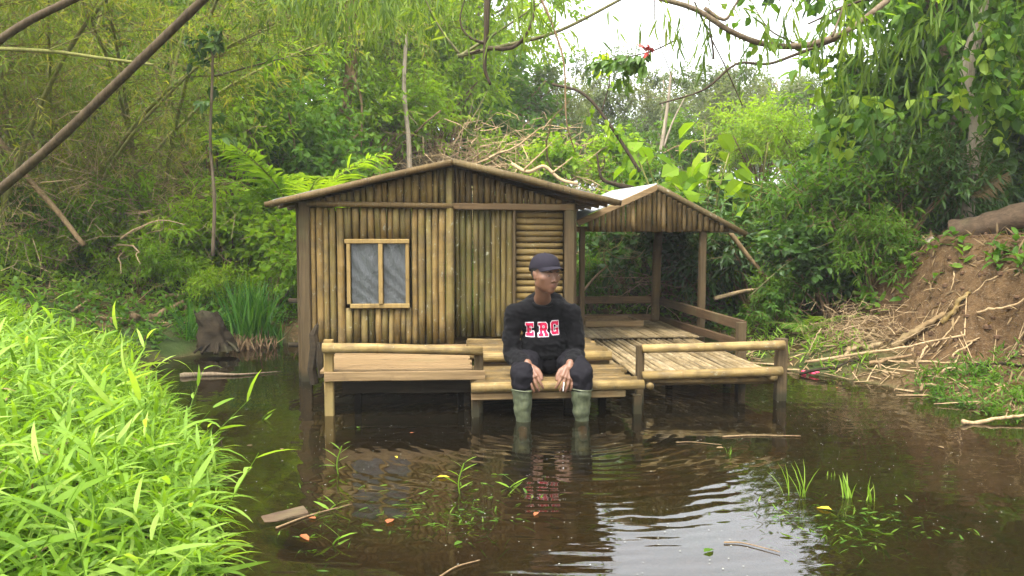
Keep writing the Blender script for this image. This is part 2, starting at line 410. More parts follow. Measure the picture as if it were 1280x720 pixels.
# roof
pL, pA, pR = hp(331, 256, -.16), hp(566, 202, -.16), hp(776, 254, -.16)
mb = MB(); mb.tube([pL, pL + (pA - pL) * .3 + A(0, 0, -.004), pL + (pA - pL) * .65 + A(0, 0, .004), pA], [.022, .027, .025, .024], 12, .3, [.1, .1, .1, .1]); mb.build('rake_pole', M['rake'], hut, True)
mb = MB(); mb.tube([pA + A(.0, -.012, 0), pA + (pR - pA) * .4 + A(0, -.012, 0.006), pA + (pR - pA) * .75 + A(0, -.012, -.006), pR + A(0, -.012, 0)], [.025, .028, .027, .023], 12, .8); mb.build('rake_pole', M['rake'], hut, True)
M['tarp'] = plain('roof_sheet_grey', (.12, .12, .12), .6, .3, 30, .4, .35, 9)
for (a, b) in ((pL, pA), (pR, pA)):
    mb = MB(); n = 14; d = (b - a); nn = nrm(np.cross(d, A(0, 1, 0))); nn = nn if nn[2] > 0 else -nn
    V = []
    for i in range(n + 1):
        for v in np.linspace(-.145, HB + .15, 12):
            p = a + d * i / n; V.append([p[0], v, p[2] + .016 + .005 * math.sin(i * 2.1) + .006 * math.sin(v * 5 + i)])
    V = np.array(V); V2 = V + nn * .008; q = []; m = 12
    for i in range(n):
        for j in range(m - 1): q.append([i * m + j, i * m + j + 1, (i + 1) * m + j + 1, (i + 1) * m + j])
    k = len(V); q2 = [[x + k for x in f][::-1] for f in q]
    edge = [i * m for i in range(n + 1)] ; q3 = [[edge[i], edge[i + 1], edge[i + 1] + k, edge[i] + k] for i in range(n)]
    edge = [i * m + m - 1 for i in range(n + 1)]; q3 += [[edge[i], edge[i] + k, edge[i + 1] + k, edge[i + 1]] for i in range(n)]
    mb.add(np.concatenate([V, V2]), [q, q2, q3]); mb.build('roof_sheet', M['tarp'], hut, True)
    mb = MB()
    for v in np.linspace(.0, HB, 6):
        mb.pole(A(a[0], v, a[2] + .0), A(b[0], v, b[2] + .0), .018, None, .35, 8)
    mb.build('rafter', M['gable'], hut, True)
# window
wf = MB()
fr = .035
wb = wf
win = MB(); win.beam((X(470), -.035, Zp(382, 0, 475)), (X(511) , -.035, Zp(382, 0, 475)), .03, .034, tone=.2)
win = MB()
zt_, zb_ = Zp(301.5, 0, 475), Zp(382, 0, 475)
win.beam((X(432), -.036, zt_), (X(512), -.036, zt_), .034, .036, tone=.3, wob=.03)
win.beam((X(438), -.036, zb_), (X(512), -.036, zb_), .034, .036, tone=.1, wob=.03)
win.beam((X(436.5), -.03, zb_ + .019), (X(436.5), -.03, zt_ - .019), .03, .045, (0, 1, 0), tone=.1)
win.beam((X(509.5), -.03, zb_ + .019), (X(509.5), -.03, zt_ - .019), .03, .026, (0, 1, 0), tone=.9)
W = win.build('window', M['newwood'], hut)
mb = MB(); mb.beam((X(476.5), -.04, zb_ + .019), (X(476.5), -.04, zt_ - .019), .035, .056, (0, 1, 0), tone=.0); mb.build('mullion', M['newwood'], W)
t = NT('plastic_film'); v = t.coord((1.2, 1, .35)); nz = t.noise(v, 9, 5, .7); v2 = t.coord(); n2 = t.noise(v2, 5, 3)
c = t.mix(t.ramp(nz, [(.45, 0.0), (.75, 1.0)]), (.045, .049, .050), (.070, .076, .077))
M['film'] = t.done(t.bsdf(c, t.ramp(n2, [(.3, .22), (.7, .5)]), .5, t.bump(nz, .9, .02)).outputs[0])
for (a, b) in ((440, 473), (480, 508)):
    mb = MB(); ny, nx = 22, 14; x0, x1 = X(a), X(b); V = []
    for i in range(ny):
        for j in range(nx):
            u = x0 + (x1 - x0) * j / (nx - 1); z = zb_ + .01 + (zt_ - zb_ - .02) * i / (ny - 1)
            q = mnoise.noise(Vector((u * 14 + z * 6, a, z * 5))) * .010 + .006 * math.sin((u * 1.0 + z * .8) * 60 + 3 * math.sin(z * 9))
            V.append([u, -.022 + q * .6, z])
    q = [[i * nx + j, i * nx + j + 1, (i + 1) * nx + j + 1, (i + 1) * nx + j] for i in range(ny - 1) for j in range(nx - 1)]
    mb.add(V, [q]); V3 = np.array(V) + A(0, .003, 0); mb.add(V3, [[f[::-1] for f in q]]); mb.build('pane', M['film'], W, True)
# two joist ends poking out on the left
for py in (376, 431):
    mb = MB(); p = hp(361, py, .25); mb.pole(p, p + A(.15, 0, 0), .022, None, .3, 10, .2); mb.build('joist', M['darkwood'], hut, True)
# ================================================================== BENCH / PORCH on the left
por = empty('bamboo_bench', tuple(HO), HA, 'bamboo plank bench with a pale pole rail under the window of the hut', 'bench')
vb = -1.26; zs = hp(500, 463, vb)[2]
a0, a1 = hp(410, 340, vb)[0], hp(598, 340, vb)[0]
mb = MB(); v = vb - .0; 
rows = [(-1.19, .075), (-1.1, .09), (-1.0, .085), (-.905, .1), (-.8, .09), (-.7, .1), (-.6, .09), (-.5, .1), (-.4, .09), (-.3, .1), (-.2, .09), (-.1, .09)]
for vv, w_ in rows:
    e = random.uniform(-.015, .015)
    mb.beam((a0 - .06 + random.uniform(-.01, .01), vv, zs - .012 + random.uniform(-.003, .003)), (a1 - .03 + e - (vv + 1.26) * .02, vv, zs - .012), w_ * .96, .022, tone=random.random(), wob=.05)
mb.build('seat', M['plank'], por)
mb = MB(); mb.beam((a0 - .03, vb - .028, zs - .03), (a1 + .04, vb - .028, zs - .034), .022, .062, tone=.0, wob=.04); mb.build('front_board', M['plank'], por)['label'] = 'pale front edge board'
mb = MB(); mb.beam((a0 + .04, -.92, hp(500, 483, -.92)[2]), (a1 - .02, -.92, hp(500, 483, -.92)[2]), .05, .09, tone=.6, wob=.08); mb.build('under_beam', M['darkwood'], por)
for (px, zt, m, w_) in ((409, 425, 'newwood', .06), (598, 441, 'post', .06)):
    u = hp(px, 340, vb)[0]; mb = MB(); mb.beam((u, vb + .012, -.32), (u, vb + .012, hp(px, zt, vb)[2]), .055, w_, (1, 0, 0), .4, .006, wob=.02); mb.build('post', M['post'] if m == 'post' else M['newwood'], por)
for u in (a0 + .1, a1 - .1):
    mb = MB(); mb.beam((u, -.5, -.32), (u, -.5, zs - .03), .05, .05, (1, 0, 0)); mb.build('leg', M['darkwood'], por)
mb = MB(); mb.pole(hp(403, 435, vb - .04), hp(603, 439, vb - .04), .033, .030, .62, 14, .7, .006); mb.build('rail', M['fresh'], por, True)
# ================================================================== STEPS
stp = empty('bamboo_steps', tuple(HO), HA, 'two wide bamboo steps leading from the pond up to the hut door', 'steps')
vl = -1.43; zl = hp(700, 477, vl)[2]
b0, b1 = hp(589, 480, vl)[0], hp(805, 480, vl)[0]
mb = MB(); v = vl + .07
while v < -.72:
    w_ = random.uniform(.05, .062); mb.pole((b0 + random.uniform(0, .04), v, zl - .028), (b1 - random.uniform(0, .07), v, zl - .028 + random.uniform(-.003, .003)), w_ * .5, w_ * .47, .45, 10, None, .004); v += w_
mb.build('lower_tread', M['deckx'], stp, True)
mb = MB(); mb.pole((b0, vl + .01, zl - .034), (b1, vl + .01, zl - .03), .034, .032, .5, 12, .6, .004); mb.build('edge_pole', M['fresh'], stp, True)
mb = MB(); mb.beam((b0, vl + .02, zl - .092), (b1 - .12, vl + .02, zl - .088), .03, .045, wob=.05); mb.build('edge_board', M['plank'], stp)
vu = -.76; zu = hp(740, 439, vu)[2]; c0, c1 = hp(603, 440, vu)[0], hp(764, 440, vu)[0]
mb = MB(); v = vu + .06
while v < .02:
    w_ = random.uniform(.05, .066); mb.pole((c0 - .1 + random.uniform(0, .04), v, zu - .028), (c1 - random.uniform(0, .06), v, zu - .028), w_ * .5, w_ * .47, .45, 10, None, .005); v += w_
mb.build('upper_tread', M['deckx'], stp, True)
mb = MB(); mb.pole((c0 - .06, vu, zu - .035), (c1, vu, zu - .035), .034, .036, .5, 12, .5, .004); mb.build('edge_pole', M['fresh'], stp, True)
mb = MB(); mb.beam((c0 - .06, vu + .03, zu - .1), (c1 - .01, vu + .03, zu - .1), .04, .055, wob=.05); mb.build('edge_board', M['postx'], stp)
for (u, v, zt) in ((b0 + .03, vl + .06, zl - .12), (b1 - .03, vl + .06, zl - .11), (b0 + .05, vu + .08, zu - .13), (c1 - .05, vu + .08, zu - .13)):
    mb = MB(); mb.beam((u, v, -.32), (u, v, zt), .05, .055, (1, 0, 0)); mb.build('leg', M['post'], stp)
# ================================================================== PAVILION with deck
pav = empty('bamboo_pavilion', tuple(HO), HA, 'open bamboo pavilion with grey gable roof and railed slatted deck right of the hut', 'pavilion')
vd = -1.05; zd = .205
d0, d1 = hp(798, 470, vd)[0], hp(980, 466, vd)[0]; vm = .78; ve = 2.15
uPL, uPR = hp(727, 340, .85)[0], hp(877, 340, .85)[0]
mb = MB(); n = 21
for i in range(n):
    u = d0 - .02 + (d1 - d0 - .03) * (i + .5) / n
    mb.pole((u + random.uniform(-.006, .006), vd + random.uniform(-.01, .03), zd - .022), (u + random.uniform(-.01, .01), vm - random.uniform(0, .04), zd - .02), .0215, .019, .4, 8, None, .006)
# narrow strip beside the steps
for i in range(3):
    u = d0 - .06 - i * .045; mb.pole((u, -.74, zd - .024), (u, vm - .05, zd - .02), .02, .018, .4, 8, None, .006)
mb.build('deck', M['decky'], pav, True)
mb = MB(); n = 20; m0 = hp(729, 400, 1.0)[0] - .1
for i in range(n):
    u = m0 + (uPR + .02 - m0) * (i + .5) / n; w_ = (uPR + .02 - m0) / n
    mb.beam((u, vm - .03 + random.uniform(-.012, .012), zd + .012 + random.uniform(-.003, .003)), (u + random.uniform(-.006, .006), ve, zd + .012), w_ * .95, .012, tone=random.random(), wob=.05)
mb.build('deck_mat', M['decky'], pav)['label'] = 'flattened split bamboo mat on the covered part'
for v in (vd + .06, -.3, .5, 1.3, 2.0):
    mb = MB(); mb.pole(((d0 - .02 if v < 0 else d0 - .2), v, zd - .072), (d1 + .0, v, zd - .072), .026, None, .5, 10, .3); mb.build('joist', M['deckx'], pav, True)
for px, py in ((813, 483), (968, 472)):
    mb = MB(); p = hp(px, py, vd - .07); mb.pole(p, (p[0], 1.9, p[2]), .026, None, .5, 12, .8); mb.build('bearer', M['fresh'], pav, True)['label'] = 'round bearer pole with a yellow cut end'
zr = hp(890, 432.5, vd - .05)[2]
mb = MB(); mb.pole(hp(803, 436, vd - .05), hp(980, 431, vd - .05), .030, .033, .55, 14, .6, .004); mb.build('rail', M['fresh'], pav, True)
mb = MB(); mb.pole(hp(803, 470, vd - .05), hp(977, 464, vd - .05), .032, .034, .55, 14, .8, .004); mb.build('rail', M['fresh'], pav, True)
def post(px, v, zt, w=.06, z0=-.34, mat='post', nm='post', u=None, par=None):
    u = hp(px, 340, v)[0] if u is None else u
    mb = MB(); mb.beam((u, v, z0), (u + random.uniform(-.008, .008), v, zt), w, w, (1, 0, 0), None, .007, wob=.03); return mb.build(nm, M[mat], par or pav)
post(801, vd + .0, hp(801, 432, vd)[2], .052)
post(978, vd + .0, hp(978, 423, vd)[2], .072)
zR = hp(800, 284, .85)[2]
post(877, .85, zR, .062); post(727, .85, zR, .05)
vbk = 2.1
p = hp(820, 340, vbk); mb = MB(); zt = hp(820, 285, vbk)[2]
mb.pole((p[0] - .01, vbk, -.1), (p[0] + .03, vbk, zt + .15), .052, .048, .45, 12, .3, .01); mb.build('post', M['rake'], pav, True)
post(0, vbk, zR + .12, .06, u=uPL)
vc = -.33; uc = hp(927, 400, vc)[0]; post(0, vc, hp(927, 403, vc)[2], .07, u=uc)
ub_ = hp(822, 380, vbk)[0]; zh, zlw = hp(822, 376, vbk)[2], hp(822, 399, vbk)[2]
mb = MB(); mb.beam((ub_ + .03, vbk, zh), (uc + .03, vc, hp(927, 408, vc)[2]), .03, .085, tone=.5, wob=.03); mb.build('side_rail', M['posty'], pav)
mb = MB(); mb.beam((ub_ + .03, vbk, zlw), (uc + .03, vc, hp(927, 431, vc)[2]), .03, .07, tone=.7, wob=.03); mb.build('side_rail', M['posty'], pav)
mb = MB(); mb.beam((uPL, vbk + .03, hp(775, 375, vbk)[2]), (ub_, vbk + .03, zh + .01), .03, .08, wob=.03); mb.build('back_rail', M['postx'], pav)
mb = MB(); mb.beam((uPL, vbk + .03, hp(775, 398, vbk)[2]), (ub_, vbk + .03, hp(775, 398, vbk)[2]), .03, .09, wob=.03); mb.build('back_rail', M['postx'], pav)
for u in (d0, (d0 + d1) / 2, d1 - .03):
    for v in (.0, 1.2):
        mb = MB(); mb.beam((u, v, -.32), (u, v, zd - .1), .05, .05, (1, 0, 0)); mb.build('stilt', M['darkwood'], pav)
# pavilion roof
vg = .74; g0, gA, g1 = hp(722, 279, vg), hp(822, 234, vg), hp(932, 293, vg)
zc = hp(800, 289, vg)[2]
def grz(u): return (g0[2] + (gA[2] - g0[2]) * (u - g0[0]) / (gA[0] - g0[0])) if u < gA[0] else (gA[2] + (g1[2] - gA[2]) * (u - gA[0]) / (g1[0] - gA[0]))
mb = MB(); wall_poles(mb, hp(735, 280, vg + .05)[0], hp(905, 280, vg + .05)[0], lambda u: zc if u < 1.78 else min(zc, grz(u) - .03), lambda u: grz(u) - .02, .05, vg + .06, lambda: random.uniform(.2, 1)); mb.build('gable', M['gable'], pav, True)
mb = MB(); mb.beam((uPL - .1, vg + .105, zc + .02), (uPR + .25, vg + .105, zc + .02), .03, .05); mb.build('top_beam', M['postx'], pav)
for (a, b, r, tn, dv) in ((g0, gA, .025, .6, 0), (gA, g1, .027, .9, -.012)):
    if dv == 0:
        mb = MB(); mb.beam(a + A(0, 0, 0), b, .03, .055, tone=.1, wob=.03); mb.build('rake_board', M['plank'], pav)
    else:
        mb = MB(); mb.pole(a + A(0, dv, 0), b + A(0, dv, 0), r, r * .97, .4, 12, tn, .008); mb.build('rake_pole', M['fresh'] if 0 else M['rake'], pav, True)
# roof sheets: ridge climbs a little to the rear
t = NT('roof_sheet_white'); v = t.coord(); n1 = t.noise(v, 3, 5, .7); n2 = t.noise(v, 30, 4, .7)
c = t.mix(t.ramp(n1, [(.35, 0.0), (.7, 1.0)]), (.22, .22, .22), (.36, .36, .37)); c = t.mix(t.ramp(n2, [(.6, 0.0), (.72, .7)]), c, (.16, .14, .10))
M['sheet'] = t.done(t.bsdf(c, .6, .3, t.bump(n1, .4, .03)).outputs[0])
vr = 2.75
rb = hp(757, 239, vr); 
for (a, sgn, nm) in ((g0, -1, 'roof_sheet'), (g1, 1, 'roof_sheet')):
    mb = MB(); nu, nv = 12, 12; V = []
    lowb = A(a[0] + (-.02 if sgn < 0 else 0), vr, a[2] + (rb[2] - gA[2]) * (.9 if sgn < 0 else .2))
    lf_ = .028 if sgn < 0 else .012
    rbk = A(gA[0], vr, rb[2])
    for i in range(nu + 1):
        for j in range(nv + 1):
            f = i / nu; g = j / nv
            lo = (a + A(0, .02, lf_)) * (1 - g) + lowb * g; hi = (gA + A(0, .02, lf_)) * (1 - g) + rbk * g
            p = lo * (1 - f) + hi * f; w = mnoise.noise(Vector((p[0] * 5, p[1] * 5, 1.3 * sgn))) * .022 * min(1, f * 4) * min(1, (1 - f) * 4)
            V.append(p + A(0, 0, w))
    m = nv + 1; q = [[i * m + j, i * m + j + 1, (i + 1) * m + j + 1, (i + 1) * m + j] for i in range(nu) for j in range(nv)]
    V = np.array(V); k = len(V); V2 = V + A(0, 0, .008)
    bd = [i * m for i in range(nu)]; q3 = [[b_, b_ + m, b_ + m + k, b_ + k] for b_ in bd] + [[j + 1, j, j + k, j + 1 + k] for j in range(nv)]
    mb.add(np.concatenate([V, V2]), [q, [[x + k for x in f][::-1] for f in q], q3]); mb.build(nm, M['sheet'], pav, True)
# low tray on the mat
tr = empty('shallow_wooden_tray', tuple(HO), HA, 'shallow wooden box frame filled with soil lying on the covered deck', 'tray')
f0, f1 = hp(731, 400, 1.55), hp(803, 400, 1.55); z0 = zd + .02
mb = MB()
mb.beam((f0[0], 1.52, z0 + .032), (f1[0], 1.52, z0 + .032), .035, .062, tone=.2, wob=.02); mb.beam((f0[0], 2.0, z0 + .032), (f1[0] - .03, 2.0, z0 + .032), .03, .062, tone=.2)
mb.beam((f1[0] - .02, 1.535, z0 + .032), (f1[0] - .03, 1.985, z0 + .032), .035, .06, tone=.4); mb.build('frame', M['plank'], tr)
mb = MB(); mb.box(((f0[0] + f1[0]) / 2, 1.76, z0 + .022), (f1[0] - f0[0] - .06, .45, .04), bev=.01)
mb.build('soil', plain('tray_soil', (.20, .13, .07), .95, .1, 60, .9, .5, 40), tr)
# dark weathered bark slab beside the bench
bk = MB(); p = hp(396, 470, -.9)
rr = random.Random(3)
bk.tube([hp(393, 480, -.95), hp(390, 462, -.95), hp(394, 435, -.95), hp(392, 418, -.95), hp(397, 405, -.95)], [.03, .032, .036, .03, .01], 7, .3)
bk.tube([hp(402, 472, -1.0), hp(401, 450, -1.0), hp(399, 428, -1.0)], [.022, .03, .016], 6, .6)
tag(bk.build('weathered_stump', M['darkwood']), 'dark weathered bark stub standing between the hut corner and the bench', 'wood stub').matrix_world = Matrix.Translation(HO) @ Matrix.Rotation(HA, 4, 'Z')
# ================================================================== TERRAIN
POND = np.array([(-.72, -6), (-.80, 1.6), (-1.12, 2.7), (-1.60, 3.9), (-2.4, 5.2), (-3.0, 6.4), (-3.3, 7.3), (-2.95, 8.0), (-2.3, 8.7), (-1.2, 9.2), (.6, 9.45), (1.7, 9.3), (2.15, 8.6), (2.3, 7.6), (2.45, 6.85), (2.9, 6.2), (3.15, 5.5), (3.3, 4.9), (3.6, 4.2), (4.0, 3.0), (4.4, 1.0), (4.6, -6)])
def sdist(x, y):
    """signed distance to the shore, > 0 on land"""
    x = np.asarray(x, float); y = np.asarray(y, float)
    best = np.full(x.shape, 1e9); ins = np.zeros(x.shape, bool); n = len(POND)
    for i in range(n):
        a = POND[i]; b = POND[(i + 1) % n]; e = b - a; L2 = e @ e
        t = np.clip(((x - a[0]) * e[0] + (y - a[1]) * e[1]) / L2, 0, 1)
        best = np.minimum(best, np.hypot(x - a[0] - e[0] * t, y - a[1] - e[1] * t))
        c = ((a[1] > y) != (b[1] > y)); xx = a[0] + (y - a[1]) * e[0] / (e[1] if e[1] else 1e-9)
        ins ^= c & (x < xx)
    return np.where(ins, -best, best)
def vnoise(x, y, f, seed=0):
    """cheap smooth noise"""
    r = np.random.default_rng(seed); o = np.zeros(np.shape(x))
    for k in range(6):
        a = r.uniform(0, 6.28); ff = f * r.uniform(.6, 1.6)
        o = o + np.sin((x * math.cos(a) + y * math.sin(a)) * ff + r.uniform(0, 6.28))
    return o / 6
def sm(a, b, x): t = np.clip((x - a) / (b - a), 0, 1); return t * t * (3 - 2 * t)
def height(x, y):
    x = np.asarray(x, float); y = np.asarray(y, float)
    d = sdist(x, y) + vnoise(x, y, 2.2, 5) * .10
    bed = -.33 * sm(0, .9, -d) - .02 * vnoise(x, y, 3, 2)
    right = sm(3.1, 3.8, x) * sm(9.2, 7.6, y) * sm(3.4, 5.0, y)
    backr = sm(2, 4, x) * sm(8, 10, y)
    lf = sm(6.2, 4.8, y) * sm(0, -1, x)          # left foreground bank
    dd = np.maximum(d, 0)
    gen = .06 * (1 - np.exp(-dd / .08)) + .30 * np.minimum(dd, 6) + .03 * np.maximum(dd - 6, 0)
    rt = .05 * (1 - np.exp(-dd / .1)) + .25 * np.minimum(dd, .35) + 1.25 * np.clip(dd - .35, 0, .75) + .35 * np.maximum(dd - 1.1, 0)
    rt = np.minimum(rt, 1.06 + .03 * dd)
    lfh = .05 * (1 - np.exp(-dd / .1)) + .16 * np.minimum(dd, 2.5)
    h = gen * (1 - right) + rt * right
    h = h * (1 - lf) + lfh * lf
    h = h + (.06 * vnoise(x, y, 1.3, 3) + .035 * vnoise(x, y, 5, 4)) * sm(.1, 1.2, dd)
    # hollow in the earth bank
    hx, hy = 3.68, 6.0
    h = h + right * sm(.2, .6, dd) * (.022 * vnoise(x, y, 15, 31) + .014 * vnoise(x, y, 32, 32) + .05 * np.abs(vnoise(x, y, 6, 34)))
    h = h - .46 * np.exp(-(((x - hx) / .17) ** 2 + ((y - hy) / .22) ** 2) ** 2)
    h = h + sm(1, -4, x) * .22 * np.clip(y - 13, 0, 14)
    # far hill behind
    h = h + 1.5 * sm(40, 110, np.hypot(x, y))
    return np.where(d > 0, h, bed)
def ax(lo, hi, fine_lo, fine_hi, step):
    c = list(np.arange(fine_lo, fine_hi, step)); s = step; v = fine_hi
    while v < hi: c.append(v); s *= 1.14; v += s
    c.append(hi); s = step; v = fine_lo - s; pre = []
    while v > lo: pre.append(v); s *= 1.14; v -= s
    pre.append(lo); return np.array(pre[::-1] + c)
gx = ax(-160, 160, -6, 6.5, .055); gy = ax(-60, 220, 1.2, 12, .055)
Xg, Yg = np.meshgrid(gx, gy, indexing='ij'); Hg = height(Xg, Yg)
mb = MB(); m = len(gy); i = np.arange(len(gx) - 1)[:, None] * m + np.arange(m - 1)[None]
q = np.stack([i, i + m, i + m + 1, i + 1], -1).reshape(-1, 4)
mb.add(np.stack([Xg, Yg, Hg], -1).reshape(-1, 3), [q])
t = NT('bank_soil'); p = t.pos(); n1 = t.noise(p, 1.3, 6, .65); n2 = t.noise(p, 12, 6, .7); n3 = t.noise(p, 55, 4, .7)
geo = t.n('ShaderNodeNewGeometry'); sx = t.n('ShaderNodeSeparateXYZ'); t.l(geo.outputs['Position'], sx.inputs[0])
soil = t.mix(t.ramp(n2, [(.3, 0.0), (.7, 1.0)]), (.040, .024, .011), (.125, .076, .036))
soil = t.mix(t.ramp(n3, [(.55, 0.0), (.7, 1.0)]), soil, (.14, .105, .07))
green = t.mix(n2, (.025, .04, .012), (.06, .085, .025))
# bare earth on the right bank, damp mossy litter elsewhere
bare = t.ramp(t.math('ADD', t.math('MULTIPLY', sx.outputs[0], .25), t.math('MULTIPLY', n1, .3)), [(.80, 0.0), (.95, 1.0)])
land = t.mix(bare, t.mix(t.ramp(n1, [(.4, 0.0), (.6, 1.0)]), green, soil), soil)
mud = t.mix(t.ramp(n1, [(.4, 0.0), (.62, 1.0)]), (.085, .058, .032), (.06, .08, .02)); mud = t.mix(t.ramp(n2, [(.45, 0.0), (.7, .7)]), mud, (.14, .10, .06))
c = t.mix(t.ramp(t.math('ADD', t.math('MULTIPLY', sx.outputs[2], 4), .5), [(.45, 0.0), (.6, 1.0)]), mud, land)
M['soil'] = t.done(t.bsdf(c, .95, .03, t.bump(t.math('ADD', n2, t.math('MULTIPLY', n3, .5)), .8, .03)).outputs[0])
g = mb.build('ground', M['soil'], None, True); tag(g, kind='structure')
# ================================================================== WATER
mb = MB(); xs = np.array([-6, -3.4, 0, 3, 7.]); ys = np.array([-8, 0, 4, 8, 9.8])
V = [(x, y, 0) for x in xs for y in ys]; n = len(ys)
mb.add(V, [[[i * n + j, (i + 1) * n + j, (i + 1) * n + j + 1, i * n + j + 1] for i in range(4) for j in range(4)]])
t = NT('pond_water'); 
p = t.pos((1, 1, 1)); pr = t.pos((.35, 1.6, 1))
geo = t.n('ShaderNodeNewGeometry'); sx = t.n('ShaderNodeSeparateXYZ'); t.l(geo.outputs['Position'], sx.inputs[0])
# rings spreading from the boots
wv = t.n('ShaderNodeTexWave', wave_type='RINGS', rings_direction='SPHERICAL'); wv.inputs['Scale'].default_value = 3.4; wv.inputs['Distortion'].default_value = 4.5; wv.inputs['Detail'].default_value = 2; wv.inputs['Detail Scale'].default_value = 1.1
mp = t.n('ShaderNodeMapping'); mp.inputs['Location'].default_value = (-.3, -4.9, 0); t.l(geo.outputs['Position'], mp.inputs['Vector']); t.l(mp.outputs[0], wv.inputs['Vector'])
na = t.noise(pr, 3.6, 3, .45); nb = t.noise(p, 1.7, 2, .5)
amp = t.ramp(t.noise(p, .55, 2), [(.35, .15), (.65, 1.0)])
vl = t.n('ShaderNodeVectorMath', operation='LENGTH'); t.l(mp.outputs[0], vl.inputs[0])
fade = t.ramp(t.math('MULTIPLY', vl.outputs['Value'], .2), [(.0, .10), (.3, .05), (.6, .0)])
hh = t.math('ADD', t.math('MULTIPLY', wv.outputs['Fac'], fade), t.math('MULTIPLY', t.math('MULTIPLY', na, .55), amp))
hh = t.math('ADD', hh, t.math('MULTIPLY', nb, .5))
bn = t.n('ShaderNodeBump'); bn.inputs['Strength'].default_value = .30; bn.inputs['Distance'].default_value = .035; t.l(hh, bn.inputs['Height'])
fr_ = t.n('ShaderNodeFresnel'); fr_.inputs['IOR'].default_value = 1.85; t.l(bn.outputs[0], fr_.inputs['Normal'])
gl = t.n('ShaderNodeBsdfGlossy'); gl.inputs['Roughness'].default_value = .03; t.l(bn.outputs[0], gl.inputs['Normal'])
tr_ = t.n('ShaderNodeBsdfTransparent'); tr_.inputs['Color'].default_value = (.58, .50, .31, 1)
df = t.n('ShaderNodeBsdfDiffuse'); df.inputs['Color'].default_value = (.018, .014, .007, 1)
m0_ = t.n('ShaderNodeMixShader'); m0_.inputs[0].default_value = .22; t.l(tr_.outputs[0], m0_.inputs[1]); t.l(df.outputs[0], m0_.inputs[2])
ms = t.n('ShaderNodeMixShader'); t.l(fr_.outputs[0], ms.inputs[0]); t.l(m0_.outputs[0], ms.inputs[1]); t.l(gl.outputs[0], ms.inputs[2])
M['water'] = t.done(ms.outputs[0])
w = mb.build('water', M['water']); tag(w, kind='structure')
# ================================================================== WORLD, SUN, CAMERA
SUN_EL, SUN_AZ = R(64), R(205)             # sun high, behind the camera a little to the left
world = bpy.data.worlds.new('World'); scene.world = world; world.use_nodes = True
nt = world.node_tree; bg = nt.nodes['Background']
sky = nt.nodes.new('ShaderNodeTexSky'); sky.sky_type = 'NISHITA'; sky.sun_disc = False
sky.sun_elevation = SUN_EL; sky.sun_rotation = SUN_AZ; sky.air_density = 1.2; sky.dust_density = 4; sky.ozone_density = 1
hs = nt.nodes.new('ShaderNodeHueSaturation'); hs.inputs['Saturation'].default_value = .18; hs.inputs['Value'].default_value = 2.0
nt.links.new(sky.outputs[0], hs.inputs['Color']); nt.links.new(hs.outputs[0], bg.inputs['Color']); bg.inputs['Strength'].default_value = .15
sun = bpy.data.lights.new('sun', 'SUN'); sun.energy = 1.4; sun.angle = R(14); sun.color = (1, .96, .88)
so = bpy.data.objects.new('sun', sun); col.objects.link(so)
dirv = Vector((math.sin(SUN_AZ) * math.cos(SUN_EL), math.cos(SUN_AZ) * math.cos(SUN_EL), math.sin(SUN_EL)))
so.rotation_euler = dirv.to_track_quat('Z', 'Y').to_euler(); so.location = (0, 0, 30)
cam = bpy.data.cameras.new('camera'); cam.lens = 1000 / 1280 * 36; cam.sensor_width = 36; cam.clip_start = .05; cam.clip_end = 500
co = bpy.data.objects.new('camera', cam); col.objects.link(co); co.location = (0, 0, CAM_H); co.rotation_euler = (R(90) - PITCH, 0, 0); scene.camera = co
vs = scene.view_settings; vs.view_transform = 'Standard'; vs.look = 'None'; vs.gamma = 1; vs.use_curve_mapping = False; vs.exposure = 1.6
cy = scene.cycles; cy.max_bounces = 6; cy.transparent_max_bounces = 12; cy.diffuse_bounces = 3; cy.transmission_bounces = 4; cy.caustics_reflective = False; cy.caustics_refractive = False; cy.sample_clamp_indirect = 6; cy.volume_bounces = 0

# ------------------------------------------------------------------ haze
mb = MB(); mb.box((0, 70, 9.5), (150, 150, 26), bev=.01); hz = mb.build('haze', None)
t = NT('haze'); pv = t.n('ShaderNodeVolumePrincipled'); pv.inputs['Density'].default_value = .0017; pv.inputs['Color'].default_value = (.92, .95, .97, 1); pv.inputs['Anisotropy'].default_value = .2
t.l(pv.outputs[0], t.out.inputs['Volume']); hz.data.materials.append(t.m); tag(hz, 'pale damp air that fades the far trees', 'haze', kind='stuff'); hz.display_type = 'WIRE'
# ================================================================== PERSON
def ell(mb, c, r, rot=None, seg=20):
    c = np.asarray(c, float); nu, nv = seg, seg // 2; V = [[0, 0, 1]]
    for i in range(1, nv):
        th = math.pi * i / nv
        for j in range(nu):
            ph = 2 * math.pi * j / nu; V.append([math.sin(th) * math.cos(ph), math.sin(th) * math.sin(ph), math.cos(th)])
    V.append([0, 0, -1]); V = np.array(V) * np.asarray(r, float)
    if rot is not None: V = V @ np.array(rot).T
    q = []; t3 = []
    for j in range(nu):
        j2 = (j + 1) % nu; t3.append([0, 1 + j, 1 + j2]); t3.append([len(V) - 1, 1 + (nv - 2) * nu + j2, 1 + (nv - 2) * nu + j])
        for i in range(nv - 2): q.append([1 + i * nu + j, 1 + (i + 1) * nu + j, 1 + (i + 1) * nu + j2, 1 + i * nu + j2])
    mb.add(V + c, [q, t3])
def cap(mb, p0, p1, r0, r1, seg=16):
    """tapered capsule"""
    p0 = np.asarray(p0, float); p1 = np.asarray(p1, float); n = 6
    mb.tube(np.array([p0 + (p1 - p0) * k / n for k in range(n + 1)]), [r0 + (r1 - r0) * k / n for k in range(n + 1)], seg)
    ell(mb, p0, (r0,) * 3, seg=seg); ell(mb, p1, (r1,) * 3, seg=seg)
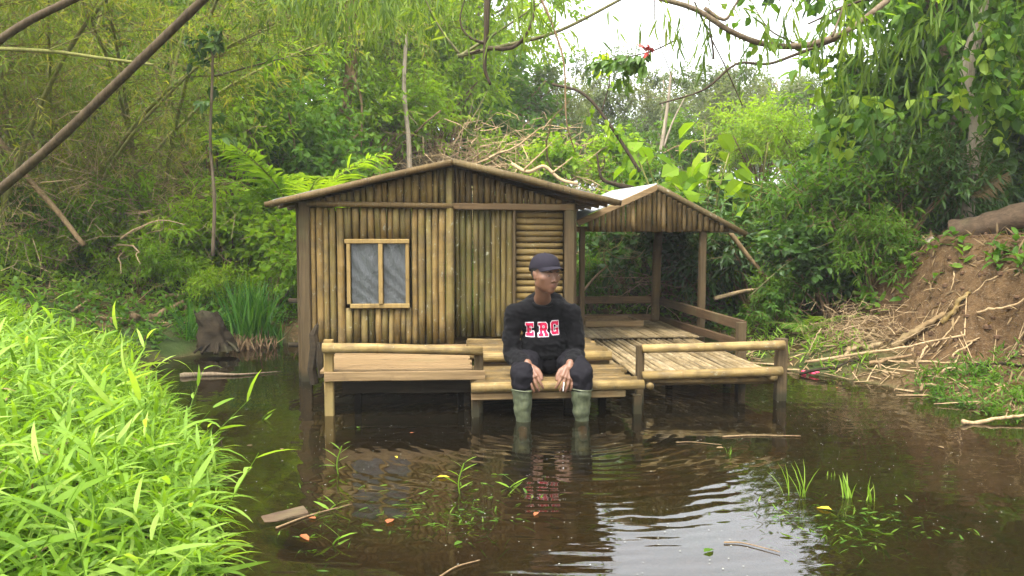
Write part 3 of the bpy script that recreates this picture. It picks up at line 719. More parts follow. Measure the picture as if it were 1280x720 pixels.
def chain(mb, pts, rad): 
    for a, b, r, s in zip(pts[:-1], pts[1:], rad[:-1], rad[1:]): cap(mb, a, b, r, s)
def fuse(mb, name, voxel, smooth=3, factor=.5):
    me = mb.mesh(name + '_raw'); o = bpy.data.objects.new(name, me); col.objects.link(o)
    m = o.modifiers.new('r', 'REMESH'); m.mode = 'VOXEL'; m.voxel_size = voxel
    if smooth: s = o.modifiers.new('s', 'SMOOTH'); s.iterations = smooth; s.factor = factor
    dg = bpy.context.evaluated_depsgraph_get(); dg.update()
    new = bpy.data.meshes.new_from_object(o.evaluated_get(dg)); new.name = name
    bpy.data.objects.remove(o); bpy.data.meshes.remove(me)
    n = len(new.vertices); co_ = np.zeros(n * 3, np.float32); new.vertices.foreach_get('co', co_)
    new.polygons.foreach_set('use_smooth', np.ones(len(new.polygons), bool))
    return new, co_.reshape(-1, 3).astype(float)
def normals(me):
    a = np.zeros(len(me.vertices) * 3, np.float32); me.vertex_normals.foreach_get('vector', a); return a.reshape(-1, 3)
def setco(me, c): me.vertices.foreach_set('co', c.astype(np.float32).ravel()); me.update()
ORG = A(.24, 5.40, .23)
man = empty('person', tuple(ORG), 0, 'man in black sweatshirt, dark cap and green rubber boots sitting on the lower step', 'person')
def place(me, name, mat, parent=None):
    c = np.zeros(len(me.vertices) * 3, np.float32); me.vertices.foreach_get('co', c); c = c.reshape(-1, 3) - ORG; setco(me, c)
    o = bpy.data.objects.new(name, me); col.objects.link(o); o.parent = parent or man; me.materials.append(mat); return o
# --- skeleton
hipL, hipR = A(.145, 5.38, .335), A(.345, 5.38, .335)
kL, kR = at(653, 469, 4.96), at(727, 468, 4.98)
aL, aR = A(kL[0] + .004, 4.99, -.04), A(kR[0] + .005, 5.01, -.04)
shL, shR = at(642.5, 391, 5.30), at(714.5, 390, 5.30)
elL, elR = at(642, 444, 5.27), at(719, 443, 5.28)
wrL, wrR = at(659.5, 456, 5.0), at(712.5, 456, 5.02)
chest = A(.215, 5.36, .60); belly = A(.235, 5.38, .44); nb = at(678, 375, 5.28)
HC_ = at(681.5, 343, 5.15)
yaw = R(-32); tilt = R(-3)
Fw = A(-math.sin(yaw), -math.cos(yaw), 0); Fw = A(math.sin(R(32)), -math.cos(R(32)), -.04); Fw /= np.linalg.norm(Fw)
Rt = nrm(np.cross(Fw, A(0, 0, 1))); Up = np.cross(Rt, Fw)
HR = np.stack([Rt, Fw, Up], 1)             # local (x right, y forward, z up) -> world
SC = 1.06
def H(p): return HC_ + HR @ (np.asarray(p, float) * SC)
def he(mb, c, r, seg=20): ell(mb, H(c), np.asarray(r) * SC, HR, seg)
b = MB()
chain(b, [A(.24, 5.42, .36), belly, chest], [.10, .10, .11]); ell(b, chest + A(0, 0, .02), (.15, .09, .12))
chain(b, [nb + A(-.12, .03, -.075), nb + A(0, .01, -.03), nb + A(.13, .03, -.075)], [.035, .05, .035])
for (s, e, w) in ((shL, elL, wrL), (shR, elR, wrR)): chain(b, [s, e, w], [.042, .034, .024])
for (h, k, a) in ((hipL, kL, aL), (hipR, kR, aR)): chain(b, [h, k, a], [.07, .05, .03]); chain(b, [a, a + A(0, -.12, -.04)], [.03, .025])
# head
hb = MB(); he(hb, (0, -.012, .035), (.075, .095, .090)); he(hb, (0, .024, -.015), (.071, .072, .085)); he(hb, (0, .056, -.088), (.027, .026, .024))
he(hb, (0, .03, -.060), (.054, .056, .048)); he(hb, (0, .068, -.055), (.030, .026, .032))
for s in (-1, 1): he(hb, (s * .045, .008, -.050), (.022, .040, .034)); he(hb, (s * .044, .050, -.016), (.027, .030, .026)); he(hb, (s * .026, .076, .028), (.028, .016, .012))
chain(hb, [H((0, -.022, -.04)), (H((0, -.02, -.10)) + nb) / 2, nb], [.050, .048, .058])
hm_, hc_ = fuse(hb, 'head_base', .0045, 16, .6)
hc_ = hc_ + normals(hm_) * .0030
b.add(hc_, [np.array([p_.vertices[:] for p_ in hm_.polygons if len(p_.vertices) == 4])])
for s in (-1, 1):
    he(b, (s * .072, -.004, -.004), (.007, .017, .029)); he(b, (s * .077, -.010, .006), (.006, .011, .018))
    he(b, (s * .0130, .096, -.034), (.0085, .009, .0065))
    chain(b, [H((s * .044, .0765, .0040)), H((s * .030, .0875, .0070)), H((s * .017, .086, .0035))], [.0040, .0045, .0040])
    chain(b, [H((s * .042, .0765, -.0075)), H((s * .030, .0855, -.0090)), H((s * .018, .085, -.0070))], [.0030, .0035, .0030])
cap(b, H((0, .086, .014)), H((0, .104, -.028)), .0075, .0105); he(b, (0, .103, -.032), (.0115, .010, .0085))
chain(b, [H((-.022, .084, -.060)), H((-.008, .0925, -.0565)), H((.008, .0925, -.0565)), H((.022, .084, -.060))], [.0030, .0048, .0048, .0030])
chain(b, [H((-.018, .083, -.0655)), H((0, .091, -.068)), H((.018, .083, -.0655))], [.0032, .0058, .0032])
# hands
def hand(b, W, tip, side, thumb_s, curl, spread):
    """W wrist, tip: middle finger tip direction, side: unit towards the thumb"""
    fd = nrm(tip - W); back = nrm(np.cross(fd, side)); 
    if back[1] > 0: back = -back                # back of the hand faces the camera
    sd = nrm(side - fd * np.dot(side, fd))
    Rm = np.stack([sd, back, fd], 1)
    K = 1.16
    P = lambda x, y, z: W + Rm @ (A(x, y, z) * K)
    chain(b, [P(0, 0, -.01), P(0, 0, .02)], [.028, .031])
    for x in (-.026, -.009, .009, .026): cap(b, P(x * .7, 0, .022), P(x * 1.05, 0, .082), .0185, .0158)
    ell(b, P(0, -.004, .05), (.043, .019, .052), Rm)
    Ls = [.060, .072, .077, .070]; xs_ = [-.033, -.0115, .0105, .032]
    for k in range(4):
        x = xs_[k]; an = 0.0; p = P(x, 0, .080); pts = [p]; sp = (k - 1.4) * spread
        for j, f in enumerate((.45, .31, .26)):
            an += curl[j] * (1.15 if k == 0 else 1.0); L_ = Ls[k] * f * 1.05 * K
            p = p + Rm @ A(math.sin(sp) * L_, -math.sin(an) * L_, math.cos(an) * L_); pts.append(p)
        chain(b, pts, [.0118, .0108, .0100, .0086])
        ell(b, P(x, .006, .082), (.011, .010, .013), Rm)
    p0, p1, p2, p3 = P(.020, -.006, .022), P(.044, -.010, .050), P(.052, -.014, .078), P(.050, -.020, .100)
    chain(b, [p0, p1, p2, p3], [.020, .0165, .0130, .0105])
    return P
PL_ = hand(b, wrL, at(668, 486, 4.90), A(1, -.25, .25), 1, (.25, .35, .3), .07)
PR_ = hand(b, wrR, at(706, 487, 4.92), A(-1, -.25, .1), -1, (.25, .4, .35), .08)
me, c = fuse(b, 'body', .0033, 2, .5)
# lips and shadowless skin tones: attribute marks the lips and the nails' warm tips
lc = (c - HC_) @ HR / SC
lip = np.exp(-((lc[:, 0] / .020) ** 4 + ((lc[:, 2] + .0635) / .0115) ** 4)) * (lc[:, 1] > .078)
me.attributes.new('lip', 'FLOAT', 'POINT').data.foreach_set('value', lip.astype(np.float32))
t = NT('skin'); n1 = t.noise(t.coord(), 30, 4, .6); cc = t.mix(n1, (.118, .055, .031), (.172, .083, .047)); cc = t.mix(t.math('MULTIPLY', t.attr('lip'), .5), cc, (.17, .065, .05))
pb = t.bsdf(cc, .5, .4, t.bump(t.noise(t.coord(), 240, 3), .12, .001)); pb.inputs['Subsurface Weight'].default_value = .08; pb.inputs['Subsurface Radius'].default_value = (.01, .004, .002)
M['skin'] = t.done(pb.outputs[0])
body = place(me, 'body', M['skin'])
# eyes
M['eye'] = plain('eye_white', (.42, .36, .32), .3, .5); M['dark'] = plain('iris_and_hair', (.010, .008, .007), .45, .4); M['hair'] = plain('short_black_hair', (.012, .010, .009), .6, .3, 300, .8)
def simple(name, mat, fn, parent=None, smooth=True):
    m_ = MB(); fn(m_); me_ = m_.mesh(name, smooth); return place(me_, name, mat, parent)
for s in (-1, 1):
    ey = simple('eye', M['eye'], lambda m_: he(m_, (s * .030, .0828, -.0012), (.0105, .0075, .0036), 16))
    simple('iris', M['dark'], lambda m_: he(m_, (s * .030 + .002, .0880, -.0010), (.0062, .0032, .0036), 12), None)
    def brow(m_):
        m_.tube([H((s * .046, .0810, .0215)), H((s * .032, .0945, .0255)), H((s * .015, .0975, .0215))], [.003, .0046, .0040], 6)
    simple('eyebrow', M['hair'], brow)
# hair below the cap
def shell(m_, c, r, zlo, zhi, ycut, th=.004, n=36, k=10):
    V = []; 
    for i in range(k + 1):
        for j in range(n):
            ph = 2 * math.pi * j / n; z = zlo(ph) + (zhi - zlo(ph)) * i / k
            cz = max(-.98, min(.98, (z - c[2]) / r[2])); w = math.sqrt(1 - cz * cz)
            V.append(H((c[0] + r[0] * w * math.cos(ph), c[1] + r[1] * w * math.sin(ph), z)))
    q = [[i * n + j, i * n + (j + 1) % n, (i + 1) * n + (j + 1) % n, (i + 1) * n + j] for i in range(k) for j in range(n)]
    m_.add(V, [q])
simple('hair', M['hair'], lambda m_: shell(m_, (0, -.014, .035), (.0785, .0975, .10), lambda ph: (.035 if math.sin(ph) > .25 else -.035 + .07 * max(0, (math.sin(ph) + .35) / .6) ** 1.2 if math.sin(ph) > -.35 else -.045), .05, 0))
# cap
t = NT('cap_cloth'); cn = t.noise(t.coord(), 300, 3); M['cap'] = t.done(t.bsdf((.009, .007, .012), .85, .2, t.bump(cn, .3, .001)).outputs[0])
cp = MB()
def capshell(m_, rr, z0):
    c = (0, -.010, .030); n, k = 40, 14; V = []
    for i in range(k + 1):
        th = (math.pi / 2) * i / k
        for j in range(n):
            ph = 2 * math.pi * j / n; rx, ry, rz = rr
            zb0 = z0 - .006 + (.010 if math.sin(ph) > 0 else .030) * math.sin(ph); z = zb0 + (.129 - zb0) * math.sin(th); w = max(.02, math.cos(th)) ** .72
            f = 1 - (.014 if j % 7 == 0 else 0)
            V.append(H((c[0] + rx * w * math.cos(ph) * f, c[1] + ry * w * math.sin(ph) * f, z)))
    q = [[i * n + j, i * n + (j + 1) % n, (i + 1) * n + (j + 1) % n, (i + 1) * n + j] for i in range(k) for j in range(n)]
    m_.add(V, [q, [list(range(k * n, k * n + n))]])
capshell(cp, (.089, .109, .080), .046); ell(cp, H((0, -.01, .130)), (.007, .007, .004))
cm = place(cp.mesh('cap', True), 'cap', M['cap'])
br = MB(); V = []; n, k = 24, 8
for side in (0, 1):
    for i in range(k + 1):
        for j in range(n + 1):
            a = math.pi * (.12 + .76 * j / n); s_ = i / k
            x = math.cos(a) * (.086 * (1 - s_) + .080 * s_); y = -.010 + math.sin(a) * .106 * (1 - s_) + s_ * (.104 * math.sin(a) + .066 * math.sin(a) ** .8)
            V.append(H((x, y, .052 - .006 * s_ - .032 * (x / .085) ** 2 * (.3 + .7 * s_) + .004 * side)))
m = n + 1; q = [[i * m + j, (i + 1) * m + j, (i + 1) * m + j + 1, i * m + j + 1] for i in range(k) for j in range(n)]; kk = (k + 1) * m
edge = [k * m + j for j in range(n + 1)]
br.add(V, [[f[::-1] for f in q], [[x + kk for x in f] for f in q], [[a_, b_, b_ + kk, a_ + kk] for a_, b_ in zip(edge[:-1], edge[1:])]])
br_o = place(br.mesh('brim', True), 'brim', M['cap'], cm)
# --- sweatshirt
sw = MB()
ell(sw, chest + A(.002, .005, .02), (.186, .128, .175)); ell(sw, A(.205, 5.33, .675), (.175, .095, .085)); ell(sw, belly + A(-.004, -.02, .01), (.180, .145, .13))
ell(sw, A(.232, 5.37, .385), (.160, .145, .055))
chain(sw, [shL + A(.035, 0, -.002), nb + A(-.005, .015, -.048), shR + A(-.035, 0, -.002)], [.066, .072, .066])
for (s, e, w, sg) in ((shL, elL, wrL, -1), (shR, elR, wrR, 1)):
    s2 = s + A(sg * -.006, .0, -.010); w2 = w + (e - w) * .10
    chain(sw, [s2, (s2 + e) / 2 + A(sg * .018, 0, 0), e + A(sg * .006, .0, -.006), (e * .45 + w2 * .55) + A(0, 0, .008), w2 + (e - w2) * .12], [.066, .057, .056, .053, .044])
    chain(sw, [w2 + (e - w2) * .14, w2], [.038, .036])
me, c = fuse(sw, 'sweatshirt', .0075, 5, .6)
nn = normals(me)
def fold(p, k):
    a = mnoise.noise(Vector((p[0] * 9, p[1] * 9, p[2] * 16 + k)) ); b_ = mnoise.noise(Vector((p[0] * 22 + 7, p[1] * 20, p[2] * 34)))
    return a * .013 + (.5 - abs(b_)) * .013
dz = np.array([fold(p, 0) for p in c]); 
# collar opening: push the cloth round the neck down
dn = np.hypot(c[:, 0] - nb[0] - .004, (c[:, 1] - nb[1] + .01) * .85)
c = c + nn * dz[:, None]
setco(me, c)
t = NT('black_fleece'); fz = t.noise(t.coord(), 420, 3); fl = t.noise(t.coord(), 40, 4, .65)
pb = t.bsdf(t.mix(fl, (.0030, .0029, .0032), (.0065, .0062, .0068)), .95, .05, t.bump(fz, .5, .002)); pb.inputs['Sheen Weight'].default_value = .03; pb.inputs['Sheen Roughness'].default_value = .5
M['fleece'] = t.done(pb.outputs[0])
swo = place(me, 'sweatshirt', M['fleece'])
bv = BVHTree.FromPolygons([tuple(v) for v in c], [tuple(p.vertices) for p in me.polygons])
# ribbed collar ring following the neck
rg = MB(); pts = []
for j in range(41):
    a = 2 * math.pi * j / 40; x = nb[0] + .002 + .068 * math.cos(a); y = nb[1] - .006 + .070 * math.sin(a)
    z = nb[2] - .012 + .034 * math.sin(a)
    pts.append((x, y, z + .002))
pts = np.array(pts); pts[:, 2] = np.convolve(np.r_[pts[-7:-1, 2], pts[:, 2], pts[1:7, 2]], np.ones(13) / 13, 'valid')
rg.tube(pts, .0105, 8); swc = place(rg.mesh('collar', True), 'collar', M['fleece'], swo)
# --- lettering
LET = {'E': ([[(0, 0), (.9, 0), (.9, .34), (.68, .34), (.68, .22), (.42, .22), (.42, .40), (.6, .40), (.6, .62), (.42, .62), (.42, .78), (.66, .78), (.66, .66), (.88, .66), (.88, 1), (0, 1), (0, .8), (.14, .8), (.14, .2), (0, .2)]], []),
       'R': ([[(0, 0), (.5, 0), (.5, .2), (.42, .2), (.42, .40), (.5, .40), (.64, .12), (.64, 0), (1.0, 0), (1.0, .2), (.9, .2), (.78, .43), (.9, .54), (.9, .86), (.76, 1), (0, 1), (0, .8), (.14, .8), (.14, .2), (0, .2)]], [[(.42, .58), (.62, .58), (.62, .80), (.42, .80)]]),
       'G': ([[(.16, 0), (.62, 0), (.70, .06), (.70, 0), (.9, 0), (.9, .5), (.5, .5), (.5, .34), (.62, .34), (.62, .24), (.56, .2), (.36, .2), (.28, .28), (.28, .72), (.36, .8), (.54, .8), (.62, .72), (.62, .66), (.9, .66), (.9, 1), (.72, 1), (.70, .95), (.62, 1), (.16, 1), (0, .84), (0, .16)]], [])}
def inside(pt, poly):
    r = False; n = len(poly); x, y = pt
    for i in range(n):
        (x0, y0), (x1, y1) = poly[i], poly[(i + 1) % n]
        if (y0 > y) != (y1 > y) and x < x0 + (y - y0) * (x1 - x0) / (y1 - y0): r = not r
    return r
def dist(pt, poly):
    d = 9; n = len(poly); p = np.array(pt)
    for i in range(n):
        a = np.array(poly[i]); e = np.array(poly[(i + 1) % n]) - a; t_ = np.clip(np.dot(p - a, e) / (e @ e), 0, 1); d = min(d, np.linalg.norm(p - a - e * t_))
    return d
M['red'] = plain('red_felt', (.46, .012, .055), .9, .15, 300, .4); M['white'] = plain('white_trim', (.70, .66, .66), .9, .15)
lh = .083
def grid_letter(ch, px0, py0, wpx, rot):
    outer, holes = LET[ch]; wid = wpx / 1000 * 5.2; hgt = 17.0 / 1000 * 5.2
    o0 = at(px0, py0, 5.2)                    # lower-left corner
    n = 48
    for nm, mat, grow, off in (('letter_edge', M['white'], .105, .0045), ('letter', M['red'], .0, .0075)):
        mbx = MB(); idx = {}; V = []; q = []
        def vid(i, j):
            if (i, j) not in idx:
                x, z = i / n, j / n
                X_ = o0[0] + x * wid * math.cos(rot) - z * hgt * math.sin(rot); Z_ = o0[2] + z * hgt * math.cos(rot) + x * wid * math.sin(rot)
                h = bv.ray_cast(Vector((X_, 4.0, Z_)), Vector((0, 1, 0)), 3.0)
                y = h[0].y if h[0] is not None else 5.25
                idx[(i, j)] = len(V); V.append([X_, y - off, Z_])
            return idx[(i, j)]
        for i in range(-8, n + 8):
            for j in range(-8, n + 8):
                pt = ((i + .5) / n, (j + .5) / n)
                ins_ = inside(pt, outer[0]) and not any(inside(pt, h_) for h_ in holes)
                if not ins_ and grow: ins_ = min([dist(pt, outer[0])] + [dist(pt, h_) for h_ in holes]) < grow * .6
                if ins_: q.append([vid(i, j), vid(i + 1, j), vid(i + 1, j + 1), vid(i, j + 1)])
        mbx.add(V, [q]); o = place(mbx.mesh(nm), nm, mat, swo)
for ch, x, y, w_, r_ in (('E', 658, 421.5, 11.0, R(3)), ('R', 673.2, 421, 12.6, R(1)), ('G', 689.5, 419, 10.6, R(3))): grid_letter(ch, x, y, w_, r_)
# --- trousers
tr_m = MB()
ell(tr_m, A(.24, 5.40, .335), (.185, .14, .105))
for (h, k, a, sg) in ((hipL, kL, aL, -1), (hipR, kR, aR, 1)):
    chain(tr_m, [h + A(sg * .02, 0, .0), (h + k) / 2 + A(sg * .015, 0, .004), k + A(sg * -.002, .012, -.002), k + A(sg * .002, .012, -.05), A(k[0] + sg * .000, k[1] + .012, .175)], [.098, .090, .077, .072, .056])
me, c = fuse(tr_m, 'trousers', .008, 5, .6); nn = normals(me)
c = c + nn * np.array([mnoise.noise(Vector((p[0] * 16, p[1] * 10, p[2] * 22))) * .010 + (.4 - abs(mnoise.noise(Vector((p[0] * 25, p[1] * 18, p[2] * 30 + 5))))) * .008 for p in c])[:, None]
setco(me, c)
t = NT('dark_trousers'); fl = t.noise(t.coord(), 25, 4, .65); M['trs'] = t.done(t.bsdf(t.mix(fl, (.0045, .004, .0052), (.010, .009, .0115)), .85, .1, t.bump(t.noise(t.coord(), 300, 3), .3, .001)).outputs[0])
place(me, 'trousers', M['trs'])
# --- boots
t = NT('muddy_rubber'); n1 = t.noise(t.coord((1, 1, .5)), 22, 5, .7); n2 = t.noise(t.coord(), 90, 3)
cc = t.mix(t.ramp(n1, [(.35, 0.0), (.65, 1.0)]), (.030, .038, .018), (.095, .105, .055)); M['boot'] = t.done(t.bsdf(cc, .5, .4, t.bump(n2, .3, .002)).outputs[0])
for k, sg in ((kL, -1), (kR, 1)):
    bt = MB(); x = k[0]; y = k[1] + .012
    chain(bt, [A(x, y, .19), A(x + .002, y + .005, .08), A(x + .004, y + .015, -.02), A(x + .004, y + .01, -.12)], [.065, .056, .043, .041])
    chain(bt, [A(x + .004, y + .005, -.13), A(x, y - .10, -.16), A(x, y - .15, -.165)], [.045, .045, .038])
    ell(bt, A(x, y, .20), (.066, .066, .020))
    me, c = fuse(bt, 'boot', .006, 3); nn = normals(me); keep = c[:, 2] > .205; c[keep, 2] = .205
    c = c + nn * np.array([mnoise.noise(Vector((p[0] * 14, p[1] * 14, p[2] * 26))) * .007 for p in c])[:, None]
    setco(me, c); bo = place(me, 'boot', M['boot'])
    cf = MB(); cf.tube([A(x + .067 * math.cos(a), y + .067 * math.sin(a), .203 + .004 * math.sin(a * 2)) for a in np.linspace(0, 2 * math.pi, 33)], .005, 6); place(cf.mesh('boot_rim', True), 'boot_rim', M['boot'], bo)
# cigarette
cg = MB(); p = PR_(.012, .004, .130); d = A(-.10, -.55, -.6); d /= np.linalg.norm(d)
cg.tube([p - d * .02, p + d * .036], .0034, 8)
ci = cg.build('cigarette', plain('cigarette_paper', (.55, .53, .49), .8), None, True); tag(ci, 'lit white cigarette held between the fingers of the right-hand hand', 'cigarette')
tp = MB(); tp.tube([p + d * .036, p + d * .044], .0032, 8); tp.build('ash', plain('grey_ash', (.35, .33, .32), .95), ci)
# ================================================================== VEGETATION
G_ = {}
def LM(name, *a, **k): M[name] = leaf_mat(name, *a, **k)
LM('lime', [(.075, .16, .008), (.13, .24, .012), (.20, .32, .018), (.32, .40, .03)], .55)
LM('mid', [(.028, .075, .007), (.06, .135, .011), (.10, .19, .017), (.18, .26, .03)], .5)
LM('deep', [(.016, .042, .007), (.032, .075, .010), (.055, .115, .014), (.10, .17, .022)], .34, .45, .35)
LM('bamboo_leaf', [(.045, .085, .010), (.09, .15, .015), (.15, .22, .022), (.26, .29, .045)], .52)
LM('olive', [(.06, .10, .012), (.11, .16, .018), (.17, .21, .028), (.28, .26, .05)], .54)
LM('grassy', [(.07, .15, .010), (.13, .24, .018), (.19, .32, .03), (.30, .42, .08)], .5, .5, .25)
LM('far', [(.06, .09, .030), (.09, .13, .045), (.13, .17, .06), (.18, .20, .08)], .45)  # haze over the distant trees painted in as a paler leaf colour
LM('straw', [(.09, .060, .030), (.17, .115, .055), (.28, .20, .10)], .2, .8, .2)
def bark(name, a, b): M[name] = wood_mat(name, a, b, 'Z', .85)
bark('bark', (.075, .055, .035), (.20, .155, .105)); bark('pale_bark', (.20, .16, .11), (.42, .36, .28)); bark('culm', (.11, .12, .035), (.24, .23, .08)); bark('twig', (.10, .065, .035), (.26, .18, .10)); bark('dry_twig', (.22, .15, .08), (.46, .34, .20)); bark('dark_twig', (.03, .022, .014), (.08, .06, .04)); bark('vine_stem', (.05, .05, .02), (.14, .13, .06))
def g(x, y): return float(height(x, y))
def rgn(s): return np.random.default_rng(s)
def curve(p0, d, L, n, bendv, wob, rng):
    """a bending stem"""
    P = [np.asarray(p0, float)]; d = nrm(d)
    for i in range(n):
        d = nrm(d + np.asarray(bendv) / n + rng.normal(0, wob, 3)); P.append(P[-1] + d * L / n)
    return np.array(P)
def along(P, t):
    i = np.clip((np.asarray(t) * (len(P) - 1)), 0, len(P) - 1.0001); k = i.astype(int); f = (i - k)[:, None]
    return P[k] * (1 - f) + P[k + 1] * f, nrm(P[k + 1] - P[k])
# --- a shrub prototype: stems and whorled leafy twigs filling an uneven mound
def shrub(seed, r=.7, h=1.3, M_=170, k=9, L=.12, W=.035, kind='blade', mat='mid', ang=60, grav=.35, droop=.3, low=.12, ell_=.28, name='leafy_shrub', clumps=7, tw='twig'):
    rng = rgn(seed); root = empty(name)
    cl = np.stack([rng.uniform(-r, r, clumps) * .7, rng.uniform(-r, r, clumps) * .7, rng.uniform(.35, 1, clumps) * h * .8], -1)
    cr = rng.uniform(.35, .6, clumps) * r; cw = rng.uniform(.25, .85, clumps)
    st = MB(); 
    for c in cl:
        base = A(rng.normal(0, .05), rng.normal(0, .05), -.1); P = curve(base, (c - base) * A(.6, .6, 1), np.linalg.norm(c - base) * 1.02, 6, (c - base) * A(.6, .6, -.1), .07, rng)
        st.tube(P, np.linspace(.018, .006, 7) * (h / 1.3), 5, .4)
    idx = rng.integers(0, clumps, M_); dv = nrm(rng.normal(0, 1, (M_, 3)) * A(1, 1, .8) + A(0, 0, .25)); rad = cr[idx] * rng.uniform(.35, 1.1, M_)
    Q = cl[idx] + dv * rad[:, None]; Q[:, 2] = np.maximum(Q[:, 2], low)
    T = nrm(dv + A(0, 0, .35) + rng.normal(0, .25, (M_, 3)))
    fo = MB(); twm = st; spray(fo, Q - T * ell_ * .5, T, ell_, k, L, W, ang, droop, kind, cw[idx] * .7 + .12, rng, grav, twm, .0035)
    fo.build('foliage', M[mat], root); st.build('stem', M[tw], root, True)
    return root
def frond(fo, st, P, nl, L, W, rng, tone=.5, vee=.35, kind='blade', r=.008):
    """a pinnate frond along the curve P"""
    t = np.linspace(.12, 1, nl); Q, T = along(P, t); S = nrm(np.cross(T, A(0, 0, 1))); N = np.cross(S, T)
    ln = L * np.sin(np.clip(t * .93 + .07, 0, 1) * math.pi) ** .6 + .02
    for sg in (-1, 1):
        D = nrm(T * .55 + S * sg * 1.0 + N * vee + rng.normal(0, .06, (nl, 3)))
        leaves(fo, Q, D, ln, W, kind, np.clip(tone + rng.normal(0, .05, nl), 0, 1), .45, rng, upv=N)
    st.tube(P, np.linspace(r, r * .35, len(P)), 5, .4)
def palm(seed, n=9, L=1.5, lean=.9, nl=34, ll=.34, lw=.030, mat='lime', name='palm', h=.4, r0=.05, stemmat='culm'):
    rng = rgn(seed); root = empty(name); fo = MB(); st = MB(); tk = MB()
    tk.tube([(0, 0, -.2), (0.01, 0, h * .5), (0, 0.02, h)], [r0 * 1.2, r0, r0 * .9], 10, .4); 
    for i in range(n):
        a = 2 * math.pi * i / n + rng.uniform(-.3, .3); el = rng.uniform(.6, 1.25)
        d = A(math.cos(a) * math.cos(el), math.sin(a) * math.cos(el), math.sin(el))
        P = curve((0, 0, h), d, L * rng.uniform(.8, 1.15), 9, (math.cos(a) * .3, math.sin(a) * .3, -lean * rng.uniform(.8, 1.3)), .02, rng)
        frond(fo, st, P, nl, ll, lw, rng, rng.uniform(.25, .8), .25, 'blade', .011)
    fo.build('frond', M[mat], root); st.build('frond_stem', M[stemmat], root, True); tk.build('trunk', M['bark'], root, True)
    return root
def bamboo(seed, nc=9, h=6.5, spread=.5, mat='bamboo_leaf', bend=1.0, lean=(0, 0), twigs_only=.0, M_=26, k=9, L=.17, W=.019, name='bamboo_clump', lowt=.18):
    rng = rgn(seed); root = empty(name); fo = MB(); tw = MB()
    for i in range(nc):
        a = rng.uniform(0, 6.28); b0 = A(math.cos(a), math.sin(a), 0) * spread * rng.uniform(0, 1); b0[2] = -.2
        d = A(math.cos(a) * .12 + lean[0] * .3, math.sin(a) * .12 + lean[1] * .3, 1); hh = h * rng.uniform(.65, 1.1)
        P = curve(b0, d, hh, 14, A(math.cos(a) * .45 + lean[0], math.sin(a) * .45 + lean[1], -.55) * bend, .018, rng)
        cm = MB(); nn_ = int(hh / .33); tt = np.linspace(0, 1, nn_ * 3 + 1); ring = np.array([1.0 if (j % 3 == 0 and j) else 0. for j in range(len(tt))])
        Pq, _ = along(P, tt); cm.tube(Pq, (np.linspace(.030, .006, len(tt))) * (1 + .10 * ring), 7, rng.uniform(.1, .8), ring); cm.build('culm', M['culm'], root, True)
        t = rng.uniform(lowt, 1, M_) ** .8; Q, T = along(P, t)
        o = nrm(rng.normal(0, 1, (M_, 3)) * A(1, 1, .25)); B = nrm(o + T * .5 + A(0, 0, .15)); bl = rng.uniform(.35, .95, M_) * (1.15 - .5 * t)
        E = Q + B * bl[:, None]; E[:, 2] -= bl * .15; twigs(tw, Q, E, .0045, tone=.3)
        # leaf sprays along every branch
        for f in (.35, .65, .95):
            Qf = Q + (E - Q) * f; Tf = nrm(B + rng.normal(0, .6, (M_, 3)) - A(0, 0, .25))
            spray(fo, Qf, Tf, .30, k, L, W, 62, .3, 'blade', np.clip(rng.normal(.5, .22, M_), 0, 1), rng, .22, tw, .0018, .5)
    fo.build('foliage', M[mat], root); tw.build('branches', M['twig'], root)
    return root
def tree(seed, h=8, tr=.10, crown=2.0, nclump=9, M_=90, k=8, L=.16, W=.06, kind='blade', mat='mid', barkm='bark', low=.45, ell_=.4, name='tree', grav=.3, lean=(0, 0), ang=60):
    rng = rgn(seed); root = empty(name); tk = MB(); fo = MB(); br = MB(); tw = br
    P = curve((0, 0, -.3), (lean[0], lean[1], 1), h * .92, 12, (0, 0, .3), .05, rng); tk.tube(P, np.linspace(tr, tr * .25, 13) * np.r_[1.35, np.ones(12)], 9, rng.uniform(.2, .8)); tk.build('trunk', M[barkm], root, True)
    for i in range(nclump):
        t = low + (1 - low) * (i + .7) / nclump; q, T = along(P, [min(t, .999)]); a = i * 2.4 + rng.uniform(-.5, .5); rr = crown * (1.0 - .45 * abs(t - .65) / .4) * rng.uniform(.55, 1.0)
        d = A(math.cos(a), math.sin(a), rng.uniform(.25, .9)); L_ = rr; B = curve(q[0], d, L_, 6, (0, 0, -.15), .10, rng); br.tube(B, np.linspace(tr * .4, .010, 7), 5, .5)
        c = B[-1]; R_ = rr * rng.uniform(.38, .6); m = int(M_ * rng.uniform(.7, 1.2))
        dv = nrm(rng.normal(0, 1, (m, 3)) * A(1, 1, .75)); Q = c + dv * (R_ * rng.uniform(.25, 1.15, m))[:, None]; Tn = nrm(dv + rng.normal(0, .4, (m, 3)))
        spray(fo, Q, Tn, ell_, k, L, W, ang, .3, kind, np.clip(rng.uniform(.2, .8) + rng.normal(0, .07, m), 0, 1), rng, grav, tw, .004)
    fo.build('crown', M[mat], root); br.build('limbs', M[barkm], root, True)
    return root
